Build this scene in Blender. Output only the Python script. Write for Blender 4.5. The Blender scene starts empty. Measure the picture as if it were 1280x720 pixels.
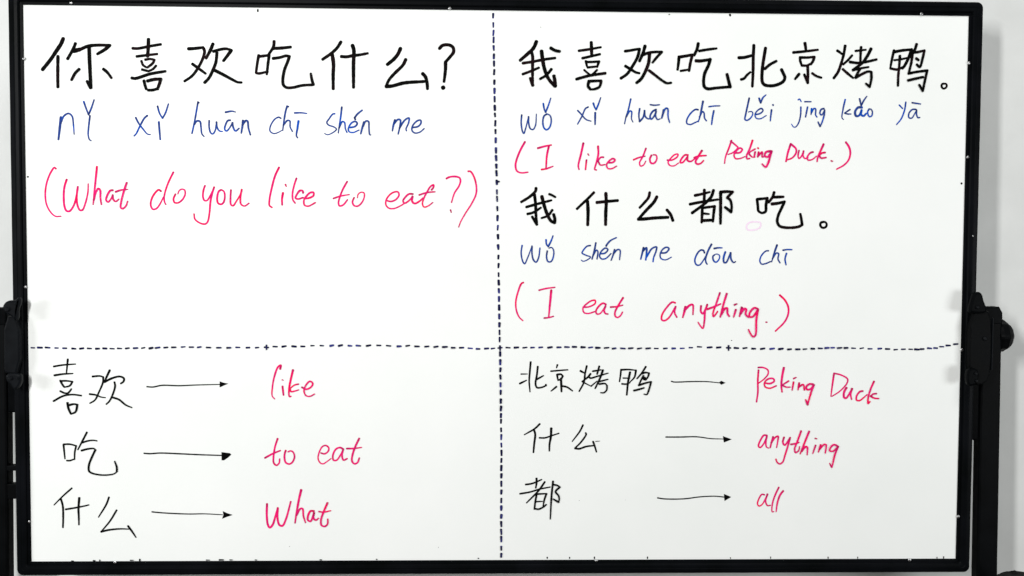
import bpy, bmesh, math, random
from mathutils import Vector, Matrix, noise

random.seed(7)
scene = bpy.context.scene
COL = scene.collection

# ------------------------------------------------------------------ camera
# world: X right, Z up, the writing surface lies in the plane Y = 0, centred
# on the origin; metres.
cam = bpy.data.cameras.new('camera')
cam.sensor_width = 36.0
cam.lens = 36.0 * 1200.0 / 1280.0
cam.clip_start = 0.02
cam.clip_end = 50
camo = bpy.data.objects.new('camera', cam)
COL.objects.link(camo)
_R = [[0.999651, -0.004273, -0.026087], [-0.025893, 0.040447, -0.998846], [0.005323, 0.999173, 0.040322]]
camo.matrix_world = Matrix.Translation((-0.0172, -1.201, 0.0491)) @ Matrix(_R).to_4x4()
scene.camera = camo

# ------------------------------------------------------------------ light
world = bpy.data.worlds.new('World')
scene.world = world
world.use_nodes = True
bg = world.node_tree.nodes['Background']
bg.inputs[0].default_value = (0.96, 1.0, 0.98, 1)
bg.inputs[1].default_value = 0.06

def area_lamp(name, loc, target, sx, sy, watts, colour=(1, 1, 1)):
    l = bpy.data.lights.new(name, 'AREA')
    l.shape = 'RECTANGLE'
    l.size, l.size_y = sx, sy
    l.energy = watts
    l.color = colour
    o = bpy.data.objects.new(name, l)
    COL.objects.link(o)
    o.location = loc
    o.rotation_euler = (Vector(target) - Vector(loc)).to_track_quat('-Z', 'Y').to_euler()
    return o

area_lamp('key_lamp', (-0.86, -1.90, 0.50), (0.15, 0, 0.05), 0.13, 0.50, 32.0, (1.0, 1.0, 0.985))
area_lamp('ceiling_lamp', (0.60, -1.40, 1.70), (0.2, 0, -0.1), 1.3, 0.6, 20.0, (1.0, 1.0, 0.985))
area_lamp('side_lamp', (-1.75, -0.85, 0.10), (0, 0, 0.0), 0.50, 0.40, 10.5, (0.97, 1.0, 1.0))
area_lamp('right_fill', (1.70, -1.35, -0.15), (0.25, 0, -0.25), 0.6, 0.5, 11.5, (0.97, 1.0, 1.0))  # unseen fill, added to brighten the board's lower right

scene.view_settings.view_transform = 'Standard'
scene.view_settings.look = 'None'
scene.view_settings.gamma = 1
scene.view_settings.exposure = 0.02
scene.view_settings.use_curve_mapping = False

# ------------------------------------------------------------------ materials
def new_mat(name):
    m = bpy.data.materials.new(name)
    m.use_nodes = True
    nt = m.node_tree
    return m, nt, nt.nodes['Principled BSDF']

def nd(nt, kind, **kw):
    n = nt.nodes.new(kind)
    for k, v in kw.items():
        if k in n.inputs:
            n.inputs[k].default_value = v
        else:
            setattr(n, k, v)
    return n

def mottled(name, c1, c2, scale=20, rough=0.5, spec=0.5, detail=5, bump=0.0, bscale=200, bdist=0.001,
            rvar=0.0, metal=0.0, stretch=(1, 1, 1)):
    m, nt, p = new_mat(name)
    tc = nd(nt, 'ShaderNodeTexCoord')
    mp = nd(nt, 'ShaderNodeMapping')
    mp.inputs['Scale'].default_value = stretch
    nt.links.new(tc.outputs['Object'], mp.inputs['Vector'])
    n = nd(nt, 'ShaderNodeTexNoise', Scale=scale, Detail=detail, Roughness=0.6)
    nt.links.new(mp.outputs[0], n.inputs['Vector'])
    r = nd(nt, 'ShaderNodeValToRGB')
    r.color_ramp.elements[0].position = 0.32
    r.color_ramp.elements[1].position = 0.68
    r.color_ramp.elements[0].color = (*c1, 1)
    r.color_ramp.elements[1].color = (*c2, 1)
    nt.links.new(n.outputs['Fac'], r.inputs['Fac'])
    nt.links.new(r.outputs['Color'], p.inputs['Base Color'])
    p.inputs['Roughness'].default_value = rough
    p.inputs['Specular IOR Level'].default_value = spec
    p.inputs['Metallic'].default_value = metal
    if rvar:
        mr = nd(nt, 'ShaderNodeMapRange')
        mr.inputs['To Min'].default_value = rough - rvar
        mr.inputs['To Max'].default_value = rough + rvar
        nt.links.new(n.outputs['Fac'], mr.inputs['Value'])
        nt.links.new(mr.outputs[0], p.inputs['Roughness'])
    if bump:
        n2 = nd(nt, 'ShaderNodeTexNoise', Scale=bscale, Detail=4)
        nt.links.new(mp.outputs[0], n2.inputs['Vector'])
        b = nd(nt, 'ShaderNodeBump', Strength=bump, Distance=bdist)
        nt.links.new(n2.outputs['Fac'], b.inputs['Height'])
        nt.links.new(b.outputs['Normal'], p.inputs['Normal'])
    return m

M_wall = mottled('painted_wall', (0.66, 0.67, 0.66), (0.72, 0.73, 0.72), 9, 0.8, 0.2, 6, 0.22, 30, 0.003)
M_floor = mottled('dark_floor', (0.06, 0.045, 0.035), (0.11, 0.085, 0.065), 6, 0.5, 0.3, 5, stretch=(8, 1, 1))
M_board = mottled('white_enamel', (0.82, 0.838, 0.822), (0.86, 0.87, 0.858), 5, 0.42, 0.25, 7, 0.03, 30, 0.002)
M_frame = mottled('black_anodised_trim', (0.0015, 0.002, 0.002), (0.004, 0.0045, 0.006), 14, 0.36, 0.03, 5, 0.08, 300, 0.0005, 0.08)
M_post = mottled('black_powder_coat', (0.0008, 0.001, 0.0012), (0.0022, 0.0026, 0.0032), 30, 0.5, 0.05, 5, 0.15, 900, 0.0004, 0.06)
M_plastic = mottled('black_plastic', (0.001, 0.0012, 0.0016), (0.0025, 0.003, 0.0035), 60, 0.4, 0.025, 4, 0.1, 700, 0.0004, 0.08)
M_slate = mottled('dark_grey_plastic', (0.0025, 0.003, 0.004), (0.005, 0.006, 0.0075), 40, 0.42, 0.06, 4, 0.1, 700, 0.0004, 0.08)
M_steel = mottled('screw_steel', (0.45, 0.45, 0.46), (0.62, 0.62, 0.62), 300, 0.32, 0.5, 3, metal=1.0)
M_slot = mottled('screw_recess', (0.02, 0.02, 0.02), (0.05, 0.05, 0.05), 300, 0.6, 0.3, 2)
M_foam = mottled('charcoal_foam', (0.002, 0.002, 0.002), (0.022, 0.022, 0.021), 110, 0.95, 0.1, 6, 0.8, 260, 0.003)

def ink(name, mid, dark, spot=None, spotamt=0.0, gloss=0.55, pool=0.75):
    """Marker ink: thinner in the run of a stroke, darker where the tip rested."""
    m, nt, p = new_mat(name)
    tc = nd(nt, 'ShaderNodeTexCoord')
    n = nd(nt, 'ShaderNodeTexNoise', Scale=130.0, Detail=4.0)
    nt.links.new(tc.outputs['Object'], n.inputs['Vector'])
    at = nd(nt, 'ShaderNodeAttribute', attribute_name='pool')
    mr = nd(nt, 'ShaderNodeMapRange')
    mr.inputs['From Min'].default_value = 0.42
    mr.inputs['From Max'].default_value = 0.72
    mr.inputs['To Max'].default_value = 0.55
    nt.links.new(n.outputs['Fac'], mr.inputs['Value'])
    mul = nd(nt, 'ShaderNodeMath', operation='MULTIPLY')
    mul.inputs[1].default_value = pool
    nt.links.new(at.outputs['Fac'], mul.inputs[0])
    add = nd(nt, 'ShaderNodeMath', operation='ADD', use_clamp=True)
    nt.links.new(mul.outputs[0], add.inputs[0])
    nt.links.new(mr.outputs[0], add.inputs[1])
    mix = nd(nt, 'ShaderNodeMix', data_type='RGBA')
    mix.inputs['A'].default_value = (*mid, 1)
    mix.inputs['B'].default_value = (*dark, 1)
    nt.links.new(add.outputs[0], mix.inputs['Factor'])
    last = mix.outputs['Result']
    if spot:
        n2 = nd(nt, 'ShaderNodeTexNoise', Scale=45.0, Detail=2.0)
        nt.links.new(tc.outputs['Object'], n2.inputs['Vector'])
        m2 = nd(nt, 'ShaderNodeMapRange')
        m2.inputs['From Min'].default_value = 0.5
        m2.inputs['From Max'].default_value = 0.66
        m2.inputs['To Max'].default_value = spotamt
        nt.links.new(n2.outputs['Fac'], m2.inputs['Value'])
        mx = nd(nt, 'ShaderNodeMix', data_type='RGBA')
        nt.links.new(m2.outputs[0], mx.inputs['Factor'])
        nt.links.new(last, mx.inputs['A'])
        mx.inputs['B'].default_value = (*spot, 1)
        last = mx.outputs['Result']
    nt.links.new(last, p.inputs['Base Color'])
    p.inputs['Roughness'].default_value = gloss
    p.inputs['Specular IOR Level'].default_value = 0.02
    return m

INK = {
    'K': ink('thick_black_marker_ink', (0.0022, 0.0025, 0.0022), (0.001, 0.001, 0.001), (0.016, 0.005, 0.007), 0.6),
    'T': ink('fine_black_marker_ink', (0.004, 0.0045, 0.0045), (0.0015, 0.0015, 0.0015)),
    'B': ink('blue_marker_ink', (0.024, 0.060, 0.27), (0.010, 0.018, 0.09), (0.001, 0.075, 0.48), 0.9, pool=0.6),
    'P': ink('pink_red_marker_ink', (0.80, 0.012, 0.17), (0.36, 0.006, 0.08), (0.88, 0.001, 0.07), 0.7, pool=0.6),
    'N': ink('navy_marker_ink', (0.012, 0.014, 0.07), (0.008, 0.008, 0.03), (0.045, 0.05, 0.26), 0.85),
    'F': ink('faded_pink_marker_ink', (0.85, 0.68, 0.83), (0.85, 0.62, 0.81)),
    'S': ink('black_dirt', (0.02, 0.02, 0.02), (0.004, 0.004, 0.004)),
}

# ------------------------------------------------------------------ helpers
def link_mesh(name, bm, mat, parent=None, smooth=False, label=None):
    me = bpy.data.meshes.new(name)
    bm.to_mesh(me)
    bm.free()
    me.materials.append(mat)
    if smooth:
        for p in me.polygons:
            p.use_smooth = True
    o = bpy.data.objects.new(name, me)
    COL.objects.link(o)
    o.parent = parent
    if label:
        o['label'] = label
    return o

def thing(name, label, cat, loc=(0, 0, 0), group=None):
    o = bpy.data.objects.new(name, None)
    COL.objects.link(o)
    o.location = loc
    o['label'] = label
    o['category'] = cat
    if group:
        o['group'] = group
    return o

def box_bm(x0, x1, y0, y1, z0, z1, bev=0.0, seg=2):
    bm = bmesh.new()
    bmesh.ops.create_cube(bm, size=1.0)
    for v in bm.verts:
        v.co = Vector(((x0 + x1) / 2 + v.co.x * (x1 - x0), (y0 + y1) / 2 + v.co.y * (y1 - y0), (z0 + z1) / 2 + v.co.z * (z1 - z0)))
    if bev:
        bmesh.ops.bevel(bm, geom=bm.edges[:], offset=bev, segments=seg, affect='EDGES', profile=0.5)
    return bm

def prism_bm(outline, y0, y1, bev=0.0015, rounds=2):
    """Closed outline in (x, z), rounded by corner cutting, extruded along Y, rims bevelled."""
    pts = [Vector((a, b)) for a, b in outline]
    for _ in range(rounds):
        q = []
        for i in range(len(pts)):
            a, b = pts[i], pts[(i + 1) % len(pts)]
            q += [a.lerp(b, 0.25), a.lerp(b, 0.75)]
        pts = q
    bm = bmesh.new()
    f = bm.faces.new([bm.verts.new((p.x, y0, p.y)) for p in pts])
    r = bmesh.ops.extrude_face_region(bm, geom=[f])
    for v in r['geom']:
        if isinstance(v, bmesh.types.BMVert):
            v.co.y = y1
    bmesh.ops.recalc_face_normals(bm, faces=bm.faces[:])
    if bev:
        rim = [e for e in bm.edges if abs(e.verts[0].co.y - e.verts[1].co.y) < 1e-6]
        bmesh.ops.bevel(bm, geom=rim, offset=bev, segments=2, affect='EDGES', profile=0.5)
    return bm

def lathe_bm(profile, n=24, axis='X', flute=0.0, lobes=8):
    bm = bmesh.new()
    rings = []
    for t, r in profile:
        ring = []
        for k in range(n):
            a = 2 * math.pi * k / n
            rr = r * (1 + flute * math.cos(lobes * a))
            c, s = rr * math.cos(a), rr * math.sin(a)
            co = (t, c, s) if axis == 'X' else ((c, t, s) if axis == 'Y' else (c, s, t))
            ring.append(bm.verts.new(co))
        rings.append(ring)
    for a, b in zip(rings, rings[1:]):
        for k in range(n):
            bm.faces.new((a[k], a[(k + 1) % n], b[(k + 1) % n], b[k]))
    bm.faces.new(rings[0])
    bm.faces.new(rings[-1])
    bmesh.ops.recalc_face_normals(bm, faces=bm.faces[:])
    return bm

# ------------------------------------------------------------------ wall
WALL_Y = 0.115
FLOOR = -1.15
bm = bmesh.new()
nx, nz = 140, 80
g = [[bm.verts.new((-2.6 + 5.2 * i / nx, WALL_Y - 0.035 * (-1.16 + 2.9 * j / nz) + 0.0022 * noise.noise(Vector((i * 0.22, j * 0.16, 1.3))), -1.16 + 2.9 * j / nz)) for j in range(nz + 1)] for i in range(nx + 1)]
for i in range(nx):
    for j in range(nz):
        bm.faces.new((g[i][j], g[i + 1][j], g[i + 1][j + 1], g[i][j + 1]))
bmesh.ops.recalc_face_normals(bm, faces=bm.faces[:])
w = link_mesh('wall', bm, M_wall, smooth=True)
w['kind'] = 'structure'
fl = bmesh.new()
fl.faces.new([fl.verts.new(c) for c in ((-3.5, -4.5, FLOOR), (3.5, -4.5, FLOOR), (3.5, WALL_Y + 0.12, FLOOR), (-3.5, WALL_Y + 0.12, FLOOR))])
f_ = link_mesh('floor', fl, M_floor)  # out of view; dark floor added to block world light from below
f_['kind'] = 'structure'

# ------------------------------------------------------------------ whiteboard
HW, HH, RW = 0.585, 0.34415, 0.0169
board = thing('whiteboard', 'white dry-erase board in a black frame covered in handwritten Chinese and English vocabulary', 'whiteboard')
surface = link_mesh('writing_surface', box_bm(-HW - 0.006, HW + 0.006, 0.0, 0.009, -HH - 0.006, HH + 0.006), M_board, board)

# aluminium trim: (distance outward from the inner edge, height towards the viewer)
PROFILE = [(0.0, -0.0005), (0.0, 0.0011), (0.0035, 0.0014), (0.0040, 0.0040), (0.0052, 0.0052), (0.0086, 0.0056), (0.0091, 0.0051),
           (0.0098, 0.0051), (0.0103, 0.0056), (0.0140, 0.0052), (0.0158, 0.0042), (RW, 0.0022), (RW, -0.0165), (0.0015, -0.0165)]

def rail(a, b, out):
    bm = bmesh.new()
    n = 24
    rows = []
    for i in range(n + 1):
        p = Vector(a).lerp(Vector(b), i / n)
        wob = 0.0005 * math.sin(i * 1.7 + a[0] * 9 + a[1] * 5) if 0 < i < n else 0
        rows.append([bm.verts.new((p.x + out[0] * u, -h + wob * 0.3, p.y + out[1] * u)) for u, h in PROFILE])
    for r, s in zip(rows, rows[1:]):
        for k in range(len(PROFILE)):
            k2 = (k + 1) % len(PROFILE)
            bm.faces.new((r[k], r[k2], s[k2], s[k]))
    bm.faces.new(rows[0]); bm.faces.new(rows[-1])
    bmesh.ops.recalc_face_normals(bm, faces=bm.faces[:])
    return link_mesh('frame_rail', bm, M_frame, board)

g_ = 0.0002
rail_top = rail((-HW + g_, HH), (HW - g_, HH), (0, 1))
rail_bottom = rail((-HW + g_, -HH), (HW - g_, -HH), (0, -1))
rail_left = rail((-HW, -HH + g_), (-HW, HH - g_), (-1, 0))
rail_right = rail((HW, -HH + g_), (HW, HH - g_), (1, 0))

def corner(sx, sz):
    r = 0.0075
    path = [(RW, 0.0)]
    for k in range(9):
        a = math.pi / 2 * k / 8
        path.append((RW - r + r * math.cos(a), RW - r + r * math.sin(a)))
    path.append((0.0, RW))
    bm = bmesh.new()
    rows = []
    for px_, pz_ in path:
        rows.append([bm.verts.new((sx * (HW + px_ * max(u, 1e-5) / RW), -h, sz * (HH + pz_ * max(u, 1e-5) / RW))) for u, h in PROFILE])
    for a_, b_ in zip(rows, rows[1:]):
        for k in range(len(PROFILE)):
            k2 = (k + 1) % len(PROFILE)
            bm.faces.new((a_[k], a_[k2], b_[k2], b_[k]))
    bm.faces.new(rows[0]); bm.faces.new(rows[-1])
    bmesh.ops.recalc_face_normals(bm, faces=bm.faces[:])
    return link_mesh('frame_corner', bm, M_frame, board)

for sx in (-1, 1):
    for sz in (-1, 1):
        corner(sx, sz)

# ------------------------------------------------------------------ frame screws
def screw_meshes():
    bm = lathe_bm([(0.0, 0.0021), (-0.0006, 0.0021), (-0.0011, 0.0016), (-0.0013, 0.0008)], 14, 'Y')
    me = bpy.data.meshes.new('screw')
    bm.to_mesh(me); bm.free()
    me.materials.append(M_steel)
    for p in me.polygons:
        p.use_smooth = True
    bm = bmesh.new()
    for (a, b) in ((0.0011, 0.00028), (0.00028, 0.0011)):
        q = [bm.verts.new((x, -0.00136 - (0.00002 if a > b else 0), z)) for x, z in ((-a, -b), (a, -b), (a, b), (-a, b))]
        bm.faces.new(q)
    me2 = bpy.data.meshes.new('slot')
    bm.to_mesh(me2); bm.free()
    me2.materials.append(M_slot)
    return me, me2

s_me, s_slot = screw_meshes()
SCREWS = [(-0.5264, 0.3474, 1), (-0.0646, 0.3458, 1), (0.5245, 0.3460, 1), (-0.5845, 0.2790, 1), (-0.5868, -0.0007, 1), (-0.5866, -0.2936, .8),
          (0.5862, 0.2855, 1), (0.5875, 0.1680, .9), (0.5945, 0.0689, .5), (0.5858, -0.0757, 1), (0.5864, -0.2894, 1),
          (-0.4812, -0.3452, .9), (0.1230, -0.3450, .9), (0.5248, -0.3454, 1)]
for k, (x, z, s) in enumerate(SCREWS):
    o = bpy.data.objects.new('screw', s_me)
    COL.objects.link(o)
    hgt = -0.0014 if abs(x) < 0.590 else -0.0056
    par = rail_top if z > HH else (rail_bottom if z < -HH else (rail_left if x < 0 else rail_right))
    o.parent = par
    o.location = (x, hgt, z)
    o.scale = (s, s, s)
    o.rotation_euler = (random.uniform(-.12, .12), random.uniform(0, 3), random.uniform(-.12, .12))
    # the cross recess is part of the screw head
    bm = bmesh.new(); bm.from_mesh(s_me)
    m0 = len(bm.faces)
    bm.from_mesh(s_slot)
    bm.faces.ensure_lookup_table()
    for f in bm.faces[m0:]:
        f.material_index = 1
    if k == 0:
        both = bpy.data.meshes.new('screw_head')
        bm.to_mesh(both)
        both.materials.append(M_steel); both.materials.append(M_slot)
    bm.free()
    o.data = both

# ------------------------------------------------------------------ handwriting
WRITING = [
 ('written_character', 'large Chinese character for you', 'K',
  '4.01:-537.2,304.1 -540.1,297.4 -546.2,288.2 -552.4,279 -562.9,265.9;3.38:-543.9,282.2 -544.3,268.2 -544.5,254.8 -544.4,244.5;3.38:-522.5,298.2 -525,292.1 -528.7,285.4 -532.4,279;4.26:-524.4,289.1 -517.1,291;3.26:-523.2,289.3 -517.1,291 -507.4,295.1 -496.5,296.4 -480.7,296.4;3.26:-480.7,296.4 -486.8,291.3 -496,285.7;3.51:-505.9,293.5 -505.7,280.7 -505.1,263.7 -504.4,244.2;3.51:-504.4,244.2 -509.1,252.7;3.01:-518,267.2 -523,262.3 -527.9,253.5;3.01:-488.9,267.5 -484.1,263.3 -479.3,256.7'),
 ('written_character', 'large Chinese character, first half of the word for like', 'K',
  '3.01:-453.4,293.1 -447.3,292.9 -432.1,295.9 -418.7,298.3;3.63:-433.8,304.6 -434.2,293.7 -435.2,283.3;2.76:-448.6,283.2 -435.8,284.9 -423,286.5;2.51:-442.6,277.5 -440.8,272.9 -436.6,269.9;2.51:-438.3,279.3 -432.2,280.3 -426.8,279.4;2.51:-426.8,279.4 -428.6,275.5 -435.4,269.9;2.76:-442.3,267.4 -434.2,265.4;2.51:-424.6,272.5 -428.7,268.1 -434.2,265.4;3.26:-454.4,256.9 -450.7,256.3 -432.4,262 -413.5,265.5;3.01:-439.8,254 -438.6,248.5 -436.9,243.1;3.26:-435.5,253.4 -427.6,255.4 -419.1,256;3.26:-419.1,256 -421,249.9 -423.5,243.2;2.76:-435,242.2 -428.9,242.5 -422.8,244.4'),
 ('written_character', 'large Chinese character, second half of the word for like', 'K',
  '3.13:-385.2,293.2 -378.5,293.6 -367.5,295;3.13:-367.5,295 -365.7,290.7 -367.6,282.2 -373.8,269.9 -381.2,260.1 -390.4,253.6;3.13:-380.5,274.7 -373.8,269.9 -364.7,263.3;3.13:-355.3,299.4 -358.4,292 -364,281.6;3.13:-355.4,290.2 -348,292.4 -339.5,293.7 -332.8,292.1;3.13:-332.8,292.1 -337.1,286.2 -342.6,279;3.13:-350.5,289.1 -351.8,277.5 -355.5,267.7 -360.5,257.8 -366,251.9;3.13:-353.7,267.4 -344.6,262.9 -331.1,255.7 -325.7,253.1 -320.8,252.7'),
 ('written_character', 'large Chinese character for eat', 'K',
  '2.88:-299.4,286.6 -301,278 -302.9,265.1;2.88:-299.2,284.7 -291.8,285.7 -286.7,286.4;2.88:-286.7,286.4 -288.2,275.7 -289.7,262.8;2.51:-302.9,264.5 -299.3,264 -288.2,266.5;2.88:-280.5,303.9 -281.3,297.1 -286.9,287.9;3.26:-281.4,294.7 -270.9,295.4 -259.9,296.7;2.88:-282,282.5 -273.4,283.8 -266.1,285.9 -261.8,285.5;2.88:-261.8,285.5 -263.7,279.6 -268,268.6 -270.1,256.3 -269.3,250.2 -265.6,247.1 -257.6,247.2 -246.6,249.8 -232.5,250.8;2.88:-232.5,250.8 -234.3,256.6 -235.7,264.6'),
 ('written_character', 'large Chinese character, first half of the word for what', 'K',
  '3.26:-198.5,303.8 -203.5,296.1 -210.8,289.3 -221.3,281.9;3.51:-209.6,290 -207.8,276.5 -208.2,264.3 -208.2,245.9;3.26:-198.6,285.8 -191.2,285.5 -185,286.8 -175.2,288.1 -165.3,290.1;3.76:-184.4,299.4 -182.8,293.9 -183.2,276.8 -183.2,247.9'),
 ('written_character', 'large Chinese character, second half of the word for what', 'K',
  '3.76:-125.3,296.4 -128.4,289.6 -133.3,283.4 -141.9,276.2;3.38:-118.8,282.9 -122.2,276.2 -133.3,265 -139.5,257.6 -143.2,249.6;3.38:-143.2,249.6 -135.8,250.2 -121,254.1 -95.6,256.2;3.38:-98.1,266 -94.4,261.7 -92.5,254.4 -91.9,247'),
 ('written_mark', 'large question mark', 'K',
  '3.26:-77.2,296.9 -73.5,300.6 -65.4,301.3 -60.5,298.3 -59.8,292.8 -64.2,286.6 -69.7,280.4;3.26:-69.7,280.4 -69.7,271.8 -71.5,255.8;4.51:-73.3,248.4 -71.5,249.4'),
 ('written_word', 'pinyin nǐ', 'B',
  '2.26:-541.3,208.5 -542.6,197.5 -544.7,181;1.63:-541.6,201.2 -537.6,209.8 -532.1,212.9 -527.9,209.9 -526.2,198.9 -525.5,187.3;1.63:-506,210.1 -507.3,200.3 -508.4,186.8 -507,181.3 -504.9,179.7;1.63:-513.4,227.7 -510.7,219.8 -507.8,211.5;1.63:-507.8,211.5 -504.1,219.8 -500.7,229.9'),
 ('written_word', 'pinyin xǐ', 'B',
  '1.63:-450.4,208.7 -447,202 -441.6,194.7 -436.2,188.6 -432.5,187.9;1.63:-436,211.3 -439.6,208.2 -445.2,198.4 -450.2,188.5 -452.7,186;1.88:-422.2,203.7 -421.5,193.7 -420.6,182;1.63:-423.6,223 -421.3,214.5 -417.7,208;1.63:-417.7,208 -414,214.5 -410.2,225.8'),
 ('written_word', 'pinyin huān', 'B',
  '1.75:-373.2,227.4 -374.1,228.4;1.75:-374.1,228.4 -376.1,217.3 -378.6,203.8 -381.8,189.7;1.63:-379,200.8 -375.6,205.1 -371.9,204.5 -370.7,197.8 -369.6,189.2 -366.9,186.1;1.63:-360.6,205.8 -360.7,197.9 -359.1,191.1 -356.7,189.3 -353.6,193 -351.7,204.1;1.63:-351.7,204.1 -351.1,197.9 -348.1,193.1 -344.4,192.5;1.63:-334.5,206.4 -337.6,206 -340.7,200.5 -341.6,195 -339.5,193.1 -335.8,196.8 -332.1,203.6;1.63:-332.1,203.6 -331.5,198.7 -328.5,193.2 -323.9,196.7;1.63:-340.6,216.1 -332.6,217.5 -328.3,216.5;1.88:-319.2,206.2 -319.9,199.4 -321.4,190.6;1.63:-319.8,200.7 -315.5,206.2 -313.7,205.6 -312.5,197 -310.1,188.5'),
 ('written_word', 'pinyin chī', 'B',
  '1.5:-272.5,209.1 -275,210.6 -279.9,208.4 -285.5,199.7 -286.1,193.6 -281.8,190.5 -276.3,191.8 -270.8,194.9;1.75:-263.4,223.7 -264.9,224.5;1.75:-264.9,224.5 -267,217.1 -268.9,206 -270.5,194.3;1.63:-269.5,201.1 -264.6,206.7 -261.7,206.1 -261.3,198.7 -258.5,193.2;1.75:-251,206.4 -252.3,197.6 -253.6,187.7 -252,185.3;1.5:-255.9,216 -247.9,216.3 -240.8,215.5'),
 ('written_word', 'pinyin shén', 'B',
  '1.5:-206.1,215.4 -208.6,215.2 -213.5,209 -216.2,204.6 -214.1,201.6 -207.4,199.2 -204.3,196.5 -208.6,192.4 -215.4,189.6 -219.1,191.1;1.75:-197.7,223.9 -198.9,212.8 -200.6,201.7 -202.1,191.8;1.5:-201.2,198 -196.9,206 -194.4,204.8 -193.2,196.8 -191.3,192.5;1.5:-187.6,198.7 -181.5,200 -178.7,203.7 -180.8,206.2 -185.1,204.9 -189.5,198.1 -188.9,193.8 -183.9,192.6 -176.5,195.7;1.75:-181.2,209 -182.1,210.5;1.75:-182.1,210.5 -178.4,215.4 -172.5,220.2;1.75:-170.3,205.6 -172.2,199.5 -174.4,191.1;1.5:-171.6,200.1 -167.9,206.9 -164.8,206.3 -164.2,198.3 -163.3,190.3 -162,189.7'),
 ('written_word', 'pinyin me', 'B',
  '2:-132,208.4 -133.9,202.3 -135.3,194.9;1.75:-133.5,203.5 -128.3,209.1 -125.5,208.5 -125.9,201.1 -128.1,191.2;1.63:-126.5,198.6 -119.7,208.6 -114.7,211.1 -115.3,204.9 -118.4,197.5 -117.8,195;1.63:-110.4,199.4 -103.6,200.7 -99.9,205 -100.5,208.5 -104.8,207.5 -110.4,201.2 -111,195.7 -107.3,192.6 -101.1,193.9 -95.9,198.3'),
 ('written_word', 'English opening bracket and word What', 'P',
  '1.5:-548.2,145.1 -550,146.7 -554.3,141.1 -559.4,128.8 -561.6,115.3 -560.4,101.8 -555.6,92 -549.6,86.8 -542.9,86.8;1.75:-535.3,132.1 -538.2,122.8 -539.2,110.5 -538.5,99.5 -536.1,93.6 -532.5,93.1 -527.5,99.5 -524.3,109.4 -521.9,123.2;1.75:-521.9,123.2 -523.4,110.6 -522.6,100.8 -519.6,94.4 -516.6,94.7 -512.8,103.3 -509.6,116.9 -509.1,127;1.88:-498.2,148.3 -499.6,135.4 -501.6,118.2 -503.4,101.5;1.75:-502.6,107.1 -499.8,116.9 -496.7,121.3 -494.7,119.4 -494.4,109.6 -493.3,101.6;1.63:-479,119.3 -482.1,118.9 -485.8,113.4 -487.5,107.2 -485.3,104.7 -481.6,108.5 -479.4,113.4;1.63:-479.4,113.4 -478.9,108.5 -476.1,105.4 -471.8,108.5;1.75:-462.1,128.5 -465.6,118.4 -469.1,104.8 -469.7,98.1 -467.7,96.6 -463.4,100 -461.1,106.1;1.5:-475.6,117.4 -469.3,119.6 -460.9,120.5'),
 ('written_word', 'English word do', 'P',
  '1.63:-420.4,118.5 -423,120.2 -427.7,116.2 -432.1,108.2 -433,100.8 -430.4,96.1 -426.1,97.1 -421.7,102.7 -417.4,111.4;1.75:-404.8,142.2 -409.8,132.3 -414.2,121.2 -416.5,111.4 -416.2,105.8 -414.6,102.1;1.63:-402.6,115.1 -405.1,109 -403.9,104.7 -399.7,104.3 -394.1,108.4 -390.7,115.2 -391.5,120.2 -395.2,121.1 -398.3,118.9 -399.6,115.2'),
 ('written_word', 'English word you', 'P',
  '1.63:-366.4,125.5 -368.2,120.3 -368.9,111.7 -367.1,107.4 -364,107.4 -359.7,114.2 -355.1,124.1;1.63:-355.1,124.1 -357.8,115.5 -359.8,105.6 -361.1,92 -363.6,80.8 -366.7,78.3 -372.8,79.5 -379,84.4 -380.1,90.9;1.63:-346.1,120.7 -349.2,119.2 -351.5,110.6 -350.5,104.4 -346.9,102.8 -343.8,105.1 -342.1,111.9 -343.1,118.6 -346.1,120.7;1.63:-334.5,120.5 -335.1,111.9 -334.6,102.6 -332.1,101.1 -327.8,107 -323.4,114.5 -321.2,121.3;1.63:-321.2,121.3 -322.8,112 -322.3,103.3 -318,100.9 -312.2,104.6'),
 ('written_word', 'English word like', 'P',
  '1.75:-275.3,148.7 -280.2,138.2 -284.6,122.1 -287.2,108.5 -287.2,101.7 -284.1,99.3;1.88:-270.5,117.3 -271.7,109.9 -271.5,102.4;1.5:-267.4,127.8 -266.4,125.3;1.63:-253.8,135.7 -256.9,126 -258.8,116.1 -258.2,108.7 -255.4,104.8;1.63:-245.6,117.5 -246.4,120.2 -249.5,120.5 -253.8,114.9 -255.1,111.2 -252,110 -245.8,111.9;1.63:-244.6,110.7 -238.4,111.3 -232.9,114.4 -232.9,118.2 -236.6,118.1 -241.5,113.8 -244.6,108.8 -244,102.6 -239.7,101.2 -230.4,105.8'),
 ('written_word', 'English word to', 'P',
  '1.63:-191.1,132.1 -196.4,122.7 -200.1,113.4 -202,105.4 -200.8,101.9 -196.4,102.9 -190.9,109.4;1.5:-208.5,110.9 -200.1,113.8 -188.4,116;1.5:-182.6,112.3 -184.7,106.7 -182.8,102.4 -178.5,101.6 -173.5,105.6 -170.1,113 -170.4,118 -174.1,118.9 -177.8,116.1 -178.5,112'),
 ('written_word', 'English word eat', 'P',
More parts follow.
